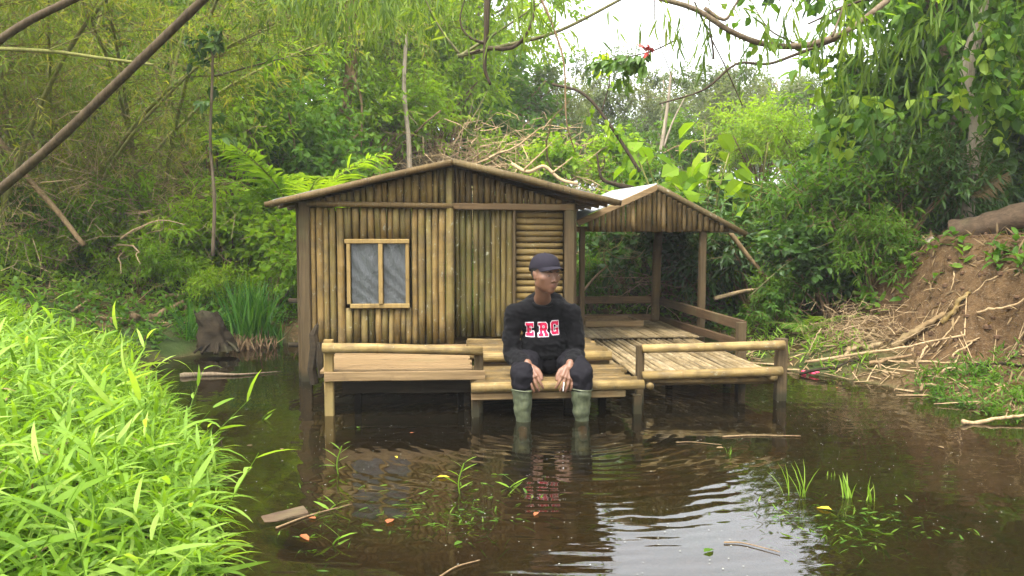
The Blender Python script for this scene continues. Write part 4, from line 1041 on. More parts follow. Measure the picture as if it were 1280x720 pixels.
def bigleaf(seed, ns=6, h=1.2, L=.24, W=.17, mat='lime', name='big_leaf_plant', nl=7):
    rng = rgn(seed); root = empty(name); fo = MB(); st = MB()
    for i in range(ns):
        a = rng.uniform(0, 6.28); P = curve((rng.normal(0, .12), rng.normal(0, .12), -.1), (math.cos(a) * .25, math.sin(a) * .25, 1), h * rng.uniform(.6, 1.1), 8, (math.cos(a) * .3, math.sin(a) * .3, 0), .05, rng); st.tube(P, np.linspace(.014, .005, 9), 6, .5)
        t = rng.uniform(.35, 1, nl); t[0] = 1; Q, T = along(P, t); az = rng.uniform(0, 6.28, nl); O = np.stack([np.cos(az), np.sin(az), rng.uniform(.1, .7, nl)], -1); E = Q + O * .13; twigs(st, Q, E, .0035)
        D = nrm(O * A(1, 1, 0) + A(0, 0, -.45) + rng.normal(0, .15, (nl, 3))); leaves(fo, E, D, L, W, 'broad', np.clip(rng.normal(.5, .2, nl), 0, 1), .35, rng)
    fo.build('foliage', M[mat], root); st.build('stem', M['culm'], root, True); return root
def deadbush(seed, r=1.2, h=1.0, n=420, mat='dry_twig', name='dead_brush', thick=.006, curved=True):
    rng = rgn(seed); root = empty(name); m = MB()
    for i in range(16):
        a = rng.uniform(0, 6.28); p = A(rng.normal(0, r * .4), rng.normal(0, r * .4), rng.uniform(0, h * .5)); P = curve(p, (math.cos(a), math.sin(a), rng.uniform(-.1, .7)), rng.uniform(.6, 1.5) * r, 8, (0, 0, -.5), .16, rng); m.tube(P, np.linspace(thick * 2.2, thick * .6, 9), 5, rng.uniform(0, .7))
    Q = rng.normal(0, 1, (n, 3)) * A(r * .5, r * .5, h * .3) + A(0, 0, h * .4); D = nrm(rng.normal(0, 1, (n, 3)) * A(1, 1, .7)); l = rng.uniform(.15, .5, n) * r
    Md = Q + D * l[:, None] * .5 + rng.normal(0, .05, (n, 3)); E = Md + nrm(D + rng.normal(0, .5, (n, 3))) * l[:, None] * .5
    rr = rng.uniform(.3, .9, n) * thick; tn = rng.uniform(0, 1, n); twigs(m, Q, Md, rr, rr * .8, tn); twigs(m, Md, E, rr * .8, rr * .3, tn); m.build('branches', M[mat], root); return root
def put(proto, x, y, label, cat, group=None, s=1.0, rz=None, z=None, tilt=0., first={}):
    """the first time moves the prototype itself, then copies it with its parts"""
    key = proto.name
    if key not in first: first[key] = 1; o = proto
    else: o = copy_tree(proto)
    o.location = (x, y, (g(x, y) if z is None else z)); o.rotation_euler = (tilt, 0, random.uniform(0, 6.28) if rz is None else rz); o.scale = (s, s, s * random.uniform(.92, 1.08))
    return tag(o, label, cat, group)
random.seed(21)
# ---- ground cover on the banks: uncountable
def cover(name, label, cat, n, test, L, W, kind, mat, k=5, ell_=.14, seed=5, xr=(-9, 9), yr=(2, 16), grav=.1, up=1.0, ang=60, rt=None):
    rng = rgn(seed); x = rng.uniform(*xr, n); y = rng.uniform(*yr, n); d = sdist(x, y); keep = test(x, y, d); x, y = x[keep], y[keep]
    Q = np.stack([x, y, height(x, y) - .01], -1); T = rng.normal(0, .45, (len(x), 3)) + A(0, 0, up)
    m = MB(); spray(m, Q, T, ell_, k, L, W, ang, .3, kind, np.clip(.5 + .4 * vnoise(x, y, 2.5, 9) + rng.normal(0, .12, len(x)), 0, 1), rng, grav)
    o = m.build(name, M[mat]); return tag(o, label, cat, kind='stuff')
cover('ground_cover', 'low leafy weeds carpeting the banks behind the pond', 'ground cover', 30000, lambda x, y, d: (d > .12) & (y > 5.5) & ~((x > 2.7) & (y < 8.2)) & (vnoise(x, y, 1.4, 12) > -.35), .085, .032, 'blade', 'mid', 6, .16, 5)
cover('lime_ground_cover', 'bright green grass patches on the left bank', 'grass', 12000, lambda x, y, d: (d > .05) & (y > 6.5) & (x < -1) & (vnoise(x, y, 1.6, 33) > .08), .13, .016, 'blade', 'lime', 5, .15, 6, xr=(-7, -1), yr=(6.5, 12))
cover('shore_weeds', 'thin weeds and grass at the foot of the earth bank', 'weeds', 2600, lambda x, y, d: (d > -.05) & (((x > 2.2) & (d < .55) & (vnoise(x, y, 2.3, 17) > .0)) ), .10, .014, 'blade', 'grassy', 5, .12, 8, xr=(2, 5), yr=(3.5, 9))
# dry litter (straw, dead leaves)
cover('leaf_litter', 'dry brown leaves and straw scattered over the banks', 'leaf litter', 15000, lambda x, y, d: (d > -.05) & (y > 4.5) & (d < 4) & ((vnoise(x, y, 1.9, 61) > -.1) | (x > 2)), .12, .018, 'blade', 'straw', 3, .05, 7, xr=(-7, 6.5), yr=(4.5, 13), up=.1, ang=80, grav=.3)
# ---- foreground grass
rng = rgn(77); n = 5000
x = rng.uniform(-4.6, -.5, n); y = rng.uniform(1.35, 5.6, n); d = sdist(x, y); keep = (d > -.08) & (x > -y * .75 - .5); x, y, d = x[keep], y[keep], d[keep]
hgt = np.clip(.12 + .27 * d, .11, .33) * rng.uniform(.55, 1.35, len(x)); base = np.stack([x, y, np.maximum(height(x, y), -.05) - .02], -1)
lean_ = rng.normal(0, .28, (len(x), 3)); lean_[:, 0] += .22; T = nrm(lean_ + A(0, 0, 1.0))
gr = MB(); sm_ = MB(); spray(gr, base, T, hgt, 9, .18, .0165, 62, .6, 'grass', np.clip(.48 + .3 * vnoise(x, y, 3, 6) + rng.normal(0, .2, len(x)), 0, 1), rng, .10, sm_, .0022, .5, .12)
o = gr.build('tall_grass', M['grassy']); tag(o, 'lush bright green bamboo-like grass covering the near left bank', 'grass', kind='stuff')
so_ = sm_.build('stems', M['grassy'], o)
so_['kind'] = 'stuff'
# ---------------- prototypes
def pp(px, Y): return (px - 640) / 1000. * Y
P_lance = shrub(11, .85, 1.5, 330, 9, .15, .030, 'blade', 'deep', 58, .40, .35, .15, .26, 'lance_leaved_bush', 9)
P_lance2 = shrub(12, .75, 1.2, 270, 9, .13, .030, 'blade', 'mid', 58, .35, .35, .12, .24, 'narrow_leaved_bush', 8)
P_broad = shrub(13, .75, 1.2, 210, 7, .12, .075, 'broad', 'mid', 62, .35, .25, .10, .28, 'broad_leaved_bush', 8)
P_lime = shrub(14, .7, 1.1, 190, 7, .11, .065, 'broad', 'lime', 62, .35, .25, .10, .28, 'light_green_bush', 8)
P_deep = shrub(15, .8, 1.3, 230, 7, .14, .085, 'broad', 'deep', 62, .4, .25, .10, .28, 'dark_leafy_bush', 8)
P_fern = palm(16, 9, .75, 1.1, 26, .16, .018, 'mid', 'fern', .05, .02)
P_palm = palm(17, 9, 1.7, 1.0, 38, .42, .034, 'lime', 'palm', .5, .05)
P_bam = bamboo(18, 9, 6.8, .55, 'bamboo_leaf', 1.0, (.1, 0), M_=40, k=10, L=.16, W=.020)
P_bam2 = bamboo(19, 8, 6.8, .6, 'lime', 1.1, (.25, 0), M_=40, k=9, L=.17, W=.023, name='bright_bamboo_clump')
P_bam3 = bamboo(20, 9, 5.6, .6, 'olive', 1.25, (.35, -.3), M_=50, k=9, L=.13, W=.015, name='drooping_bamboo_clump', lowt=.06)
P_dead = deadbush(22, 1.2, .9, 420, 'dry_twig', 'dead_brush', .007)
P_tang = deadbush(23, 1.0, 1.5, 520, 'dry_twig', 'dry_twig_tangle', .0045)
P_big = bigleaf(24, 12, 1.4, .20, .14, nl=9)
P_tree = tree(25, 8.0, .12, 2.2, 11, 110, 7, .20, .085, 'broad', 'lime', 'pale_bark', .3, .5, 'broad_leaved_tree')
P_tree2 = tree(26, 8.5, .11, 2.1, 12, 120, 9, .22, .034, 'blade', 'mid', 'bark', .25, .5, 'narrow_leaved_tree')
P_far = tree(27, 7.0, .09, 1.9, 12, 130, 6, .20, .10, 'quad', 'far', 'pale_bark', .22, .5, 'distant_tree')
P_far2 = tree(28, 6.2, .07, 1.5, 10, 130, 6, .17, .08, 'quad', 'far', 'pale_bark', .35, .45, 'slender_distant_tree')
P_dark = tree(29, 6.5, .13, 2.3, 13, 130, 7, .19, .11, 'broad', 'deep', 'bark', .22, .45, 'dark_leafy_tree', lean=(-.12, 0))
P_thick = shrub(40, 1.5, 3.0, 620, 7, .17, .05, 'blade', 'lime', 60, .35, .3, .2, .4, 'leafy_thicket', 14)
P_thick2 = shrub(41, 1.5, 3.2, 560, 7, .17, .09, 'broad', 'mid', 60, .35, .3, .2, .4, 'broad_leafy_thicket', 14)
P_limeb = shrub(44, .8, 1.2, 260, 9, .14, .032, 'blade', 'lime', 58, .35, .35, .10, .26, 'lime_narrow_leaved_bush', 9)
T_ = [
 (P_limeb, 60, 8.6, .6, 'lime weedy bush on the far left of the slope', 'bush', 'left slope bushes', 0),
 (P_limeb, 250, 8.95, .45, 'small lime bush right above the dry litter', 'bush', 'left slope bushes', 3),
 (P_thick, 270, 12.2, .85, 'lime thicket behind the bare sapling', 'thicket', 'thickets', 0),
 (P_thick2, 370, 12.6, .8, 'broad-leaved thicket behind the fan palm', 'thicket', 'thickets', 0),
 (P_thick, 455, 14.6, .95, 'lime thicket around the vine-hung trunk', 'thicket', 'thickets', 1),
 (P_thick, 545, 17.2, 1.0, 'lime thicket behind the dead brush above the ridge', 'thicket', 'thickets', 2),
 (P_thick2, 330, 16.5, 1.2, 'tall thicket deep behind the fan palm', 'thicket', 'thickets', 3),
 (P_thick, 400, 19, 1.5, 'tall lime thicket left of the vine-hung trunk', 'thicket', 'thickets', 3.5),
 (P_thick, 500, 21, 1.6, 'tall lime thicket right of the vine-hung trunk', 'thicket', 'thickets', 4.5),
 (P_thick2, 600, 21.5, 1.3, 'thicket under the bright tree beside the sky gap', 'thicket', 'thickets', 5.5),
 (P_thick2, 180, 15, 1.3, 'dim thicket behind the drooping bamboo', 'thicket', 'thickets', 5.5),
 (P_thick, 60, 16, 1.5, 'dim lime thicket far behind the left bamboo', 'thicket', 'thickets', .5),
 (P_thick2, -60, 14, 1.3, 'thicket at the far left edge', 'thicket', 'thickets', 1.5),
 (P_thick, 250, 19, 1.7, 'tall lime thicket high behind the left bamboo', 'thicket', 'thickets', 2.5),
 (P_thick2, 90, 21, 1.9, 'tall thicket closing the view at the left', 'thicket', 'thickets', 2.9),
 (P_thick, 680, 24, .8, 'pale thicket at the foot of the distant trees, left', 'thicket', 'thickets', 3.9),
 (P_thick2, 760, 23, .75, 'pale thicket at the foot of the distant trees, middle', 'thicket', 'thickets', 4.9),
 (P_thick2, 860, 22, .8, 'pale thicket at the foot of the distant trees, right', 'thicket', 'thickets', 5.9),
 (P_thick, 950, 18, .8, 'light thicket behind the big-leaved plants', 'thicket', 'thickets', 5.2),
 (P_thick, 1130, 13, 1.1, 'light thicket behind the dark right trees', 'thicket', 'thickets', 1.2),
 (P_thick, 1280, 12, 1.0, 'light thicket at the right edge behind the log', 'thicket', 'thickets', 2.2),
 # --- bamboo on the left
 (P_bam3, -40, 8.6, 1.05, 'olive drooping bamboo clump at the far left edge', 'bamboo', 'left bamboo', 0),
 (P_bam3, 75, 9.6, 1.0, 'dense drooping bamboo clump behind the thick slanting culm', 'bamboo', 'left bamboo', .5),
 (P_bam3, 185, 10.6, 1.05, 'drooping bamboo clump left of the thin bare sapling', 'bamboo', 'left bamboo', -.4),
 (P_bam, -90, 11, 1.1, 'tall green bamboo clump behind the far left thicket', 'bamboo', 'left bamboo', 0),
 (P_bam, 110, 12.5, 1.1, 'tall dark bamboo clump deep in the left thicket', 'bamboo', 'left bamboo', 1),
 (P_bam2, 235, 12.6, 1.05, 'bright bamboo clump right behind the thin bare sapling', 'bamboo', 'left bamboo', 0),
 (P_bam2, 320, 14.5, 1.1, 'bright lime bamboo clump above the fan palm', 'bamboo', 'bright bamboo', .7),
 (P_bam, 395, 15.0, 1.15, 'bamboo clump with pendulous dark tips left of the vine-hung trunk', 'bamboo', 'bright bamboo', 2),
 (P_bam2, 480, 17.5, 1.15, 'bright bamboo clump right of the vine-hung trunk', 'bamboo', 'bright bamboo', 3),
 (P_bam2, 565, 19.5, 1.05, 'yellow-green bamboo clump above the dead brush heap', 'bamboo', 'bright bamboo', 4.2),
 (P_bam2, 20, 15.5, 1.3, 'tall bright bamboo rising behind the left thicket', 'bamboo', 'left bamboo', 5),
 (P_bam, 190, 17, 1.3, 'tall far bamboo seen above the left thicket', 'bamboo', 'left bamboo', 5),
 # --- trees centre
 (P_tree, 588, 18, .78, 'bright broad-leaved tree at the left edge of the open sky', 'tree', None, 1.),
 (P_tree2, 440, 19.5, 1.1, 'tall narrow-leaved tree behind the vine-hung trunk', 'tree', None, 0),
 (P_tree2, 355, 20, 1.2, 'tall narrow-leaved tree behind the fan palm', 'tree', None, 2),
 (P_tree, 520, 23, 1.0, 'tall light green tree at the back above the hut ridge', 'tree', None, 3),
 (P_tree2, 250, 21, 1.25, 'tall tree crown high behind the left bamboo', 'tree', None, 3),
 (P_tree, 100, 22, 1.3, 'tall pale green tree behind the left bamboo thicket', 'tree', None, 4),
 # --- palms and ferns
 (P_palm, 375, 10.6, 1.15, 'fan of lime palm fronds behind the left roof slope', 'palm', 'palms', .4),
 (P_palm, 300, 10.6, .75, 'small lime palm left of the big fan of fronds', 'palm', 'palms', 2.0),
 (P_far, 1022, 24, .60, 'pale tree closing the right end of the sky gap', 'tree', 'distant trees', 0),
 (P_thick, 1010, 16.5, .75, 'light thicket under the right end of the sky gap', 'thicket', 'thickets', 0),
 (P_palm, 505, 15.5, 1.0, 'feathery palm in front of the bright bamboo above the hut', 'palm', 'palms', 1.4),
 (P_palm, 300, 13, 1.1, 'palm with arching fronds high in the left thicket', 'palm', 'palms', 2.4),
 (P_fern, 195, 9.4, 1.0, 'pale fern frond on the left weedy slope', 'fern', 'ferns', .4),
 (P_fern, 455, 11.8, 1.5, 'wispy fern just above the left roof slope', 'fern', 'ferns', 1.4),
 (P_fern, 300, 10.3, 1.3, 'fern below the fan palm', 'fern', 'ferns', 2.4),
 (P_fern, 1010, 7.5, .7, 'small dark fern at the foot of the right bushes', 'fern', 'ferns', 2.9),
 # --- left slope bushes
 (P_lime, 345, 9.6, 1.0, 'light green round-leaved bush touching the left eave', 'bush', 'left slope bushes', 0),
 (P_lime, 285, 9.7, .95, 'broad-leaved bush left of the light bush at the eave', 'bush', 'left slope bushes', 1),
 (P_lime, 395, 10.6, 1.15, 'light green bush rising above the left roof slope', 'bush', 'left slope bushes', 2),
 (P_limeb, 215, 9.7, .9, 'narrow-leaved bush under the drooping bamboo', 'bush', 'left slope bushes', 3),
 (P_limeb, 125, 9.3, .7, 'low broad-leaved bush below the dry bamboo twigs', 'bush', 'left slope bushes', 4),
 (P_lance2, 30, 9.0, .7, 'low bush at the left frame edge above the bank', 'bush', 'left slope bushes', 5),
 (P_limeb, 165, 8.8, .5, 'small leafy bush on the lower left slope', 'bush', 'left slope bushes', 5),
 (P_limeb, 335, 9.2, .6, 'small bush beside the left hut corner post', 'bush', 'left slope bushes', 5),
 (P_lime, 245, 9.3, .5, 'small light bush above the rotten stump', 'bush', 'left slope bushes', 2),
 (P_broad, 430, 12.3, 1.1, 'broad-leaved bush behind the hut roof near its left slope', 'bush', None, 2),
 # --- dead brush behind the ridge
 (P_dead, 480, 12.4, 1.1, 'heap of grey bare branches left above the hut ridge', 'dead brush', 'dead brush', 0),
 (P_dead, 560, 13.0, 1.15, 'tan dead brush directly above the hut ridge', 'dead brush', 'dead brush', 1),
 (P_dead, 640, 12.6, 1.1, 'tan dead brush above the right roof slope', 'dead brush', 'dead brush', 2),
 (P_dead, 700, 12.0, 1.0, 'tan dead brush above the right roof end', 'dead brush', 'dead brush', 3),
 (P_dead, 600, 15.0, 1.4, 'far heap of dry brush behind the nearer one', 'dead brush', 'dead brush', 4),
 (P_dead, 690, 15.5, 1.3, 'far dry brush below the open sky', 'dead brush', 'dead brush', 5),
 (P_dead, 520, 15.5, 1.3, 'far dry brush under the palm', 'dead brush', 'dead brush', 5.5),
 (P_tang, 60, 8.9, 1.15, 'tangle of dry hanging twigs at the left edge', 'dry twigs', 'dry twigs', 0),
 (P_tang, 140, 9.5, 1.2, 'tangle of dry tan twigs under the slanting culm', 'dry twigs', 'dry twigs', 1),
 (P_tang, 205, 10.0, 1.0, 'tangle of dry twigs beside the thin bare sapling', 'dry twigs', 'dry twigs', 2),
 (P_tang, 790, 9.9, .75, 'dry twigs seen through the open pavilion', 'dry twigs', 'dry twigs', 3),
 (P_dead, 1080, 6.95, .40, 'heap of broken twigs at the foot of the right bank', 'dead brush', 'dead brush', 3),
 # --- far trees
 (P_far, 665, 30, 0.74, 'pale distant tree just right of the bright tree', 'tree', 'distant trees', 0),
 (P_far, 735, 33, 0.71, 'pale distant tree left of the thin high crown', 'tree', 'distant trees', 1),
 (P_far2, 755, 25, 0.79, 'slender pale tree with a thin high crown against the sky', 'tree', 'distant trees', 2),
 (P_far, 800, 36, 0.74, 'rounded hazy tree at the middle of the sky gap', 'tree', 'distant trees', 3),
 (P_far, 865, 31, 0.71, 'hazy tree left of the big-leaved plant', 'tree', 'distant trees', 4),
 (P_far2, 830, 24, 0.68, 'slim pale tree in front of the hazy ones', 'tree', 'distant trees', 5),
 (P_far, 925, 34, 0.78, 'hazy tree above the big-leaved plant', 'tree', 'distant trees', 6),
 (P_far, 985, 30, 0.74, 'hazy tree at the right side of the sky gap', 'tree', 'distant trees', 1),
 (P_far2, 700, 22, 0.65, 'small pale tree above the dry brush', 'tree', 'distant trees', 1),
 (P_far2, 905, 21, 0.61, 'small airy tree behind the big-leaved plant', 'tree', 'distant trees', 2),
 (P_far, 1060, 36, 0.81, 'hazy tree behind the dark right tree', 'tree', 'distant trees', 2),
 (P_far, 600, 36, 0.93, 'hazy tree far behind the bright tree', 'tree', 'distant trees', 2),
 (P_far, 1180, 28, 0.81, 'pale tree in the gap behind the right trunk', 'tree', 'distant trees', 2),
 # --- middle bushes behind pavilion
 (P_lime, 745, 11.6, .9, 'light green bush between the two roofs', 'bush', 'bushes behind the pavilion', 0),
 (P_lance2, 800, 12.2, 1.1, 'narrow-leaved bush above the pavilion ridge', 'bush', 'bushes behind the pavilion', 1),
 (P_broad, 850, 11.2, 1.0, 'broad-leaved bush above the right pavilion slope', 'bush', 'bushes behind the pavilion', 2),
 (P_lime, 700, 14.5, 1.1, 'light bush behind the dry brush', 'bush', 'bushes behind the pavilion', 3),
 (P_lime, 775, 15, 1.2, 'light green bush far above the pavilion ridge', 'bush', 'bushes behind the pavilion', 3),
 (P_broad, 640, 17.5, 1.4, 'leafy bush behind the far brush heap', 'bush', None, 3),
 (P_lime, 620, 15.8, 1.0, 'lone bright lime bush in the dead brush', 'bush', None, 1),
 (P_deep, 765, 10.4, .95, 'dark bush seen through the left of the pavilion', 'bush', 'bushes behind the pavilion', 4),
 (P_lance2, 845, 10.1, .95, 'narrow-leaved bush seen between the right pavilion posts', 'bush', 'bushes behind the pavilion', 5),
 (P_deep, 810, 10.9, .95, 'dark bush seen in the middle of the open pavilion', 'bush', 'bushes behind the pavilion', 5),
 (P_lance2, 740, 9.9, .6, 'small leafy bush behind the pavilion back rail', 'bush', 'bushes behind the pavilion', 0),
 (P_deep, 890, 9.6, .9, 'dark bush just right of the pavilion front post', 'bush', 'right bushes', 1),
 # --- right bushes
 (P_big, 900, 9.7, 1.55, 'lime plant with very large hanging leaves', 'big-leaved plant', None, 0),
 (P_big, 865, 10.6, 1.35, 'second large-leaved lime plant close behind the first', 'big-leaved plant', None, 2),
 (P_lance, 950, 8.9, .95, 'dark lance-leaved bush beside the pavilion roof end', 'bush', 'right bushes', 0),
 (P_lance2, 1025, 8.6, 1.15, 'large narrow-leaved bush in the middle of the right thicket', 'bush', 'right bushes', 1),
 (P_lance2, 1065, 8.1, .95, 'bright narrow-leaved bush over the fallen sticks', 'bush', 'right bushes', 2),
 (P_lance, 1125, 7.9, .8, 'lance-leaved bush hanging over the bank beside the broken trunk', 'bush', 'right bushes', 3),
 (P_lance2, 1085, 7.6, .6, 'bush with bright narrow leaves above the split board', 'bush', 'right bushes', 1),
 (P_deep, 1040, 7.9, .7, 'dark low bush behind the bright narrow-leaved one', 'bush', 'right bushes', 1),
 (P_lance, 1120, 8.9, 1.0, 'lance-leaved bush left of the broken trunk', 'bush', 'right bushes', 3),
 (P_deep, 985, 9.8, 1.25, 'dark bush behind the lance-leaved thicket', 'bush', 'right bushes', 4),
 (P_deep, 1085, 10, 1.3, 'dark glossy bush under the right tree', 'bush', 'right bushes', 5),
 (P_lance, 1160, 9.6, 1.1, 'lance-leaved bush at the foot of the vine-covered trunk', 'bush', 'right bushes', 6),
 (P_lance2, 985, 7.9, .55, 'low bush at the water beside the deck corner post', 'bush', 'right bushes', 6),
 (P_lime, 935, 9.3, .8, 'light green bush at the right of the pavilion', 'bush', 'right bushes', 2),
 (P_broad, 1235, 9.9, .8, 'leafy bush above the fallen log', 'bush', 'right bushes', 2),
 (P_lance2, 1290, 9.2, .9, 'bush at the right edge above the log', 'bush', 'right bushes', 2),
 (P_broad, 1190, 11.5, 1.3, 'leafy bush behind the right trunk', 'bush', 'right bushes', 2),
 (P_lime, 1265, 12.5, 1.5, 'light bush behind the right edge', 'bush', 'right bushes', 2),
 # --- right trees
 (P_dark, 1215, 9.4, 1.0, 'dark leafy tree wrapped in creepers on the right bank', 'tree', None, 0),
 (P_dark, 1150, 11.5, .95, 'dark tree behind the right thicket', 'tree', None, 2.4),
 (P_tree2, 1300, 12, 1.1, 'tree at the right edge behind the creeper trunk', 'tree', None, 2.4),
 (P_bam, 1200, 12.8, .9, 'bamboo with long hanging leaves at the upper right', 'bamboo', None, 3.6),
 (P_bam, 1330, 7.6, .9, 'bamboo leaning in from beyond the right edge', 'bamboo', None, 3.3),
]
for pr, px, Y, s_, lb, ct, gp, rz in T_: put(pr, pp(px, Y), Y, lb, ct, gp, s_, rz)

# unseen trees added beside and behind the camera to cut the skylight
for x, y, s_, rz, lb in ((-6, -2.5, 1.1, 1, 'unseen tree added for shade behind the camera, left'), (7.5, 2.0, 1.1, 2, 'unseen tree added for shade right beside the camera'), (6.5, -3.5, 1.15, 3, 'unseen tree added for shade behind the camera, right'), (0.5, -8.5, 1.2, 4, 'unseen tree added for shade straight behind the camera')):
    put(P_tree2, x, y, lb, 'tree', 'shade trees added around the camera', s_, rz)
# ================================================================== SINGLE BRANCHES, LOGS, DEBRIS, POND PLANTS
def bez(pts, n=24):
    """smooth curve through the points"""
    P = np.array(pts, float); P = np.vstack([2 * P[0] - P[1], P, 2 * P[-1] - P[-2]]); out = []
    for i in range(1, len(P) - 2):
        for t_ in np.linspace(0, 1, max(3, n // (len(P) - 3)), endpoint=False):
            a, b_, c_, d_ = P[i - 1:i + 3]; out.append(.5 * ((2 * b_) + (c_ - a) * t_ + (2 * a - 5 * b_ + 4 * c_ - d_) * t_ ** 2 + (3 * b_ - a - 3 * c_ + d_) * t_ ** 3))
    out.append(P[-2]); return np.array(out)
def branch(name, label, cat, pts, r0, r1, mat, subs=(), lf=None, group=None, seg=8, nodes=False):
    """pts and subs in photo pixels with a depth each; lf = (material, leaf kind, L, W, leaves per twig)"""
    P = bez([at(*p) for p in pts]); m = MB(); ring = 0.0
    if nodes:
        tt = np.linspace(0, 1, 49); P, _ = along(P, tt); ring = np.array([1. if j % 6 == 3 else 0. for j in range(49)])
    m.tube(P, np.linspace(r0, r1, len(P)) * (1 + .08 * ring), seg, random.uniform(.2, .8), ring)
    Q = []; T = []
    for sp in subs:
        S = bez([at(*p) for p in sp[:-1]], 12); m.tube(S, np.linspace(sp[-1], sp[-1] * .35, len(S)), 5, random.random()); q, tt = along(S, np.linspace(.3, 1, 5)); Q.append(q); T.append(tt)
    o = m.build(name, M[mat], None, True); tag(o, label, cat, group)
    if lf:
        q, tt = along(P, np.linspace(.45, 1, 8)); Q.append(q); T.append(tt); Q = np.concatenate(Q); T = np.concatenate(T); rng = rgn(len(label)); T = nrm(T + rng.normal(0, .6, T.shape) - A(0, 0, .4))
        f = MB(); spray(f, Q, T, .22, lf[4], lf[2], lf[3], 45, .3, lf[1], rng.uniform(.2, .9, len(Q)), rng, .5, None); f.build('foliage', M[lf[0]], o)
    return o
bark('slant', (.035, .026, .016), (.10, .075, .045))
# big slanting culm and its neighbours, top left
branch('slanting_culm', 'thick brown culm slanting across the upper left corner', 'bamboo culm', [(-30, 262, 5.2), (60, 186, 5.1), (150, 100, 5.0), (262, -8, 4.9), (330, -70, 4.9)], .030, .023, 'slant', nodes=True, seg=12)
branch('slanting_culm', 'shorter brown culm crossing the very top left corner', 'bamboo culm', [(-40, 78, 5.0), (30, 30, 5.0), (98, -4, 5.0), (160, -35, 5.)], .025, .021, 'slant', nodes=True, seg=12)
branch('thin_culm', 'thin olive culm running level from the left edge', 'bamboo culm', [(-30, 60, 6.2), (60, 64, 6.2), (130, 73, 6.2), (192, 81, 6.2)], .016, .010, 'culm', [[(60, 63, 6.2), (90, 50, 6.1), (126, 34, 6.1), .006]], nodes=True)
branch('fallen_pole', 'dry tan pole leaning down the left slope', 'fallen pole', [(-20, 150, 8.6), (30, 217, 8.4), (70, 262, 8.3), (105, 307, 8.2)], .034, .024, 'twig', seg=9)
branch('bare_sapling', 'thin bare sapling with a dark leaf tuft on its tip', 'sapling', [(266, 320, 8.2), (268, 250, 8.2), (263, 180, 8.2), (265, 110, 8.2), (266, 66, 8.2)], .020, .012, 'bark', [[(266, 72, 8.2), (262, 60, 8.2), (255, 52, 8.2), .008], [(266, 72, 8.2), (272, 58, 8.2), (278, 46, 8.1), .008]], ('deep', 'broad', .13, .06, 7))
branch('green_culm', 'slim dark green culm pointing up right from the sapling', 'bamboo culm', [(268, 95, 8.6), (310, 84, 8.6), (360, 72, 8.7), (412, 67, 8.8)], .012, .007, 'vine_stem', [[(330, 79, 8.6), (345, 68, 8.6), (362, 52, 8.6), .005]], ('lime', 'blade', .20, .022, 7))
# vine-hung trunk
tr2 = branch('vine_hung_trunk', 'reddish trunk hung with vines behind the left roof slope', 'tree', [(428, 330, 13.5), (437, 230, 13.5), (433, 140, 13.5), (440, 70, 13.5), (436, -60, 13.5)], .13, .10, 'twig', [[(436, 120, 13.4), (420, 150, 13.3), (415, 190, 13.3), .03], [(440, 90, 13.4), (452, 130, 13.3), (450, 220, 13.3), .03]])
rng = rgn(9); P = bez([at(428, 330, 13.5), at(437, 230, 13.5), at(440, 70, 13.5), at(436, -60, 13.5)]); q, tt = along(P, rng.uniform(.15, 1, 220)); f = MB(); spray(f, q + rng.normal(0, .22, (220, 3)), rng.normal(0, 1, (220, 3)) - A(0, 0, .8), .4, 7, .15, .045, 50, .3, 'blade', rng.uniform(.1, .7, 220), rng, .6); f.build('creeper', M['bamboo_leaf'], tr2)
branch('grey_trunk', 'thin grey trunk standing in the dry brush above the roof', 'tree trunk', [(512, 250, 14.), (511, 180, 14.), (505, 110, 14.), (508, 40, 14.)], .05, .03, 'pale_bark')
branch('grey_trunk', 'slim pale forked trunk right above the hut roof', 'tree trunk', [(826, 190, 15.), (832, 150, 15.), (836, 120, 15.), (839, 90, 15.)], .04, .02, 'pale_bark', [[(829, 185, 15.), (842, 150, 15.), (858, 118, 15.), .025]])
# overhead branches, top centre
branch('hanging_branch', 'dark upright stem hanging into the top centre of the picture', 'branch', [(612, -60, 6.0), (609, 0, 6.), (608, 40, 6.), (606, 84, 6.0), (613, 106, 6.0)], .028, .010, 'dark_twig', [[(607, 55, 6.), (585, 45, 6.), (575, 25, 6.0), (582, -5, 6.0), .012], [(606, 60, 6.), (640, 60, 5.95), (660, 40, 5.9), (668, 10, 5.9), (660, -20, 5.9), .018], [(600, 62, 6.), (590, 66, 6.), (580, 66, 6.), .012]])
branch('crossing_branch', 'straight olive branch rising right below the white sky', 'branch', [(572, 70, 6.4), (640, 55, 6.4), (700, 38, 6.4), (778, -2, 6.4), (830, -30, 6.4)], .017, .010, 'vine_stem', [[(575, 70, 6.4), (625, 38, 6.4), (690, -6, 6.3), .015], [(575, 68, 6.4), (550, 35, 6.4), (528, -8, 6.4), .012]], ('bamboo_leaf', 'blade', .16, .02, 5))
branch('drooping_twig', 'long drooping twig ending above the right roof slope', 'branch', [(672, -10, 6.0), (690, 30, 6.), (705, 80, 6.), (708, 150, 6.), (719, 190, 6.1)], .010, .004, 'twig')
branch('arching_stem', 'thin dark arching stem left of the big-leaved plant', 'branch', [(690, 105, 9.5), (730, 118, 9.5), (765, 160, 9.5), (800, 215, 9.5)], .016, .022, 'dark_twig', [[(752, 140, 9.5), (762, 100, 9.5), (757, 70, 9.5), .010]], ('lime', 'broad', .11, .06, 5))
branch('black_snag', 'short black snag standing above the pavilion roof', 'branch', [(746, 192, 9.9), (752, 222, 9.9), (768, 230, 9.9), (792, 236, 9.9)], .012, .035, 'dark_twig', [[(750, 214, 9.9), (756, 205, 9.9), (755, 195, 9.9), .01]])
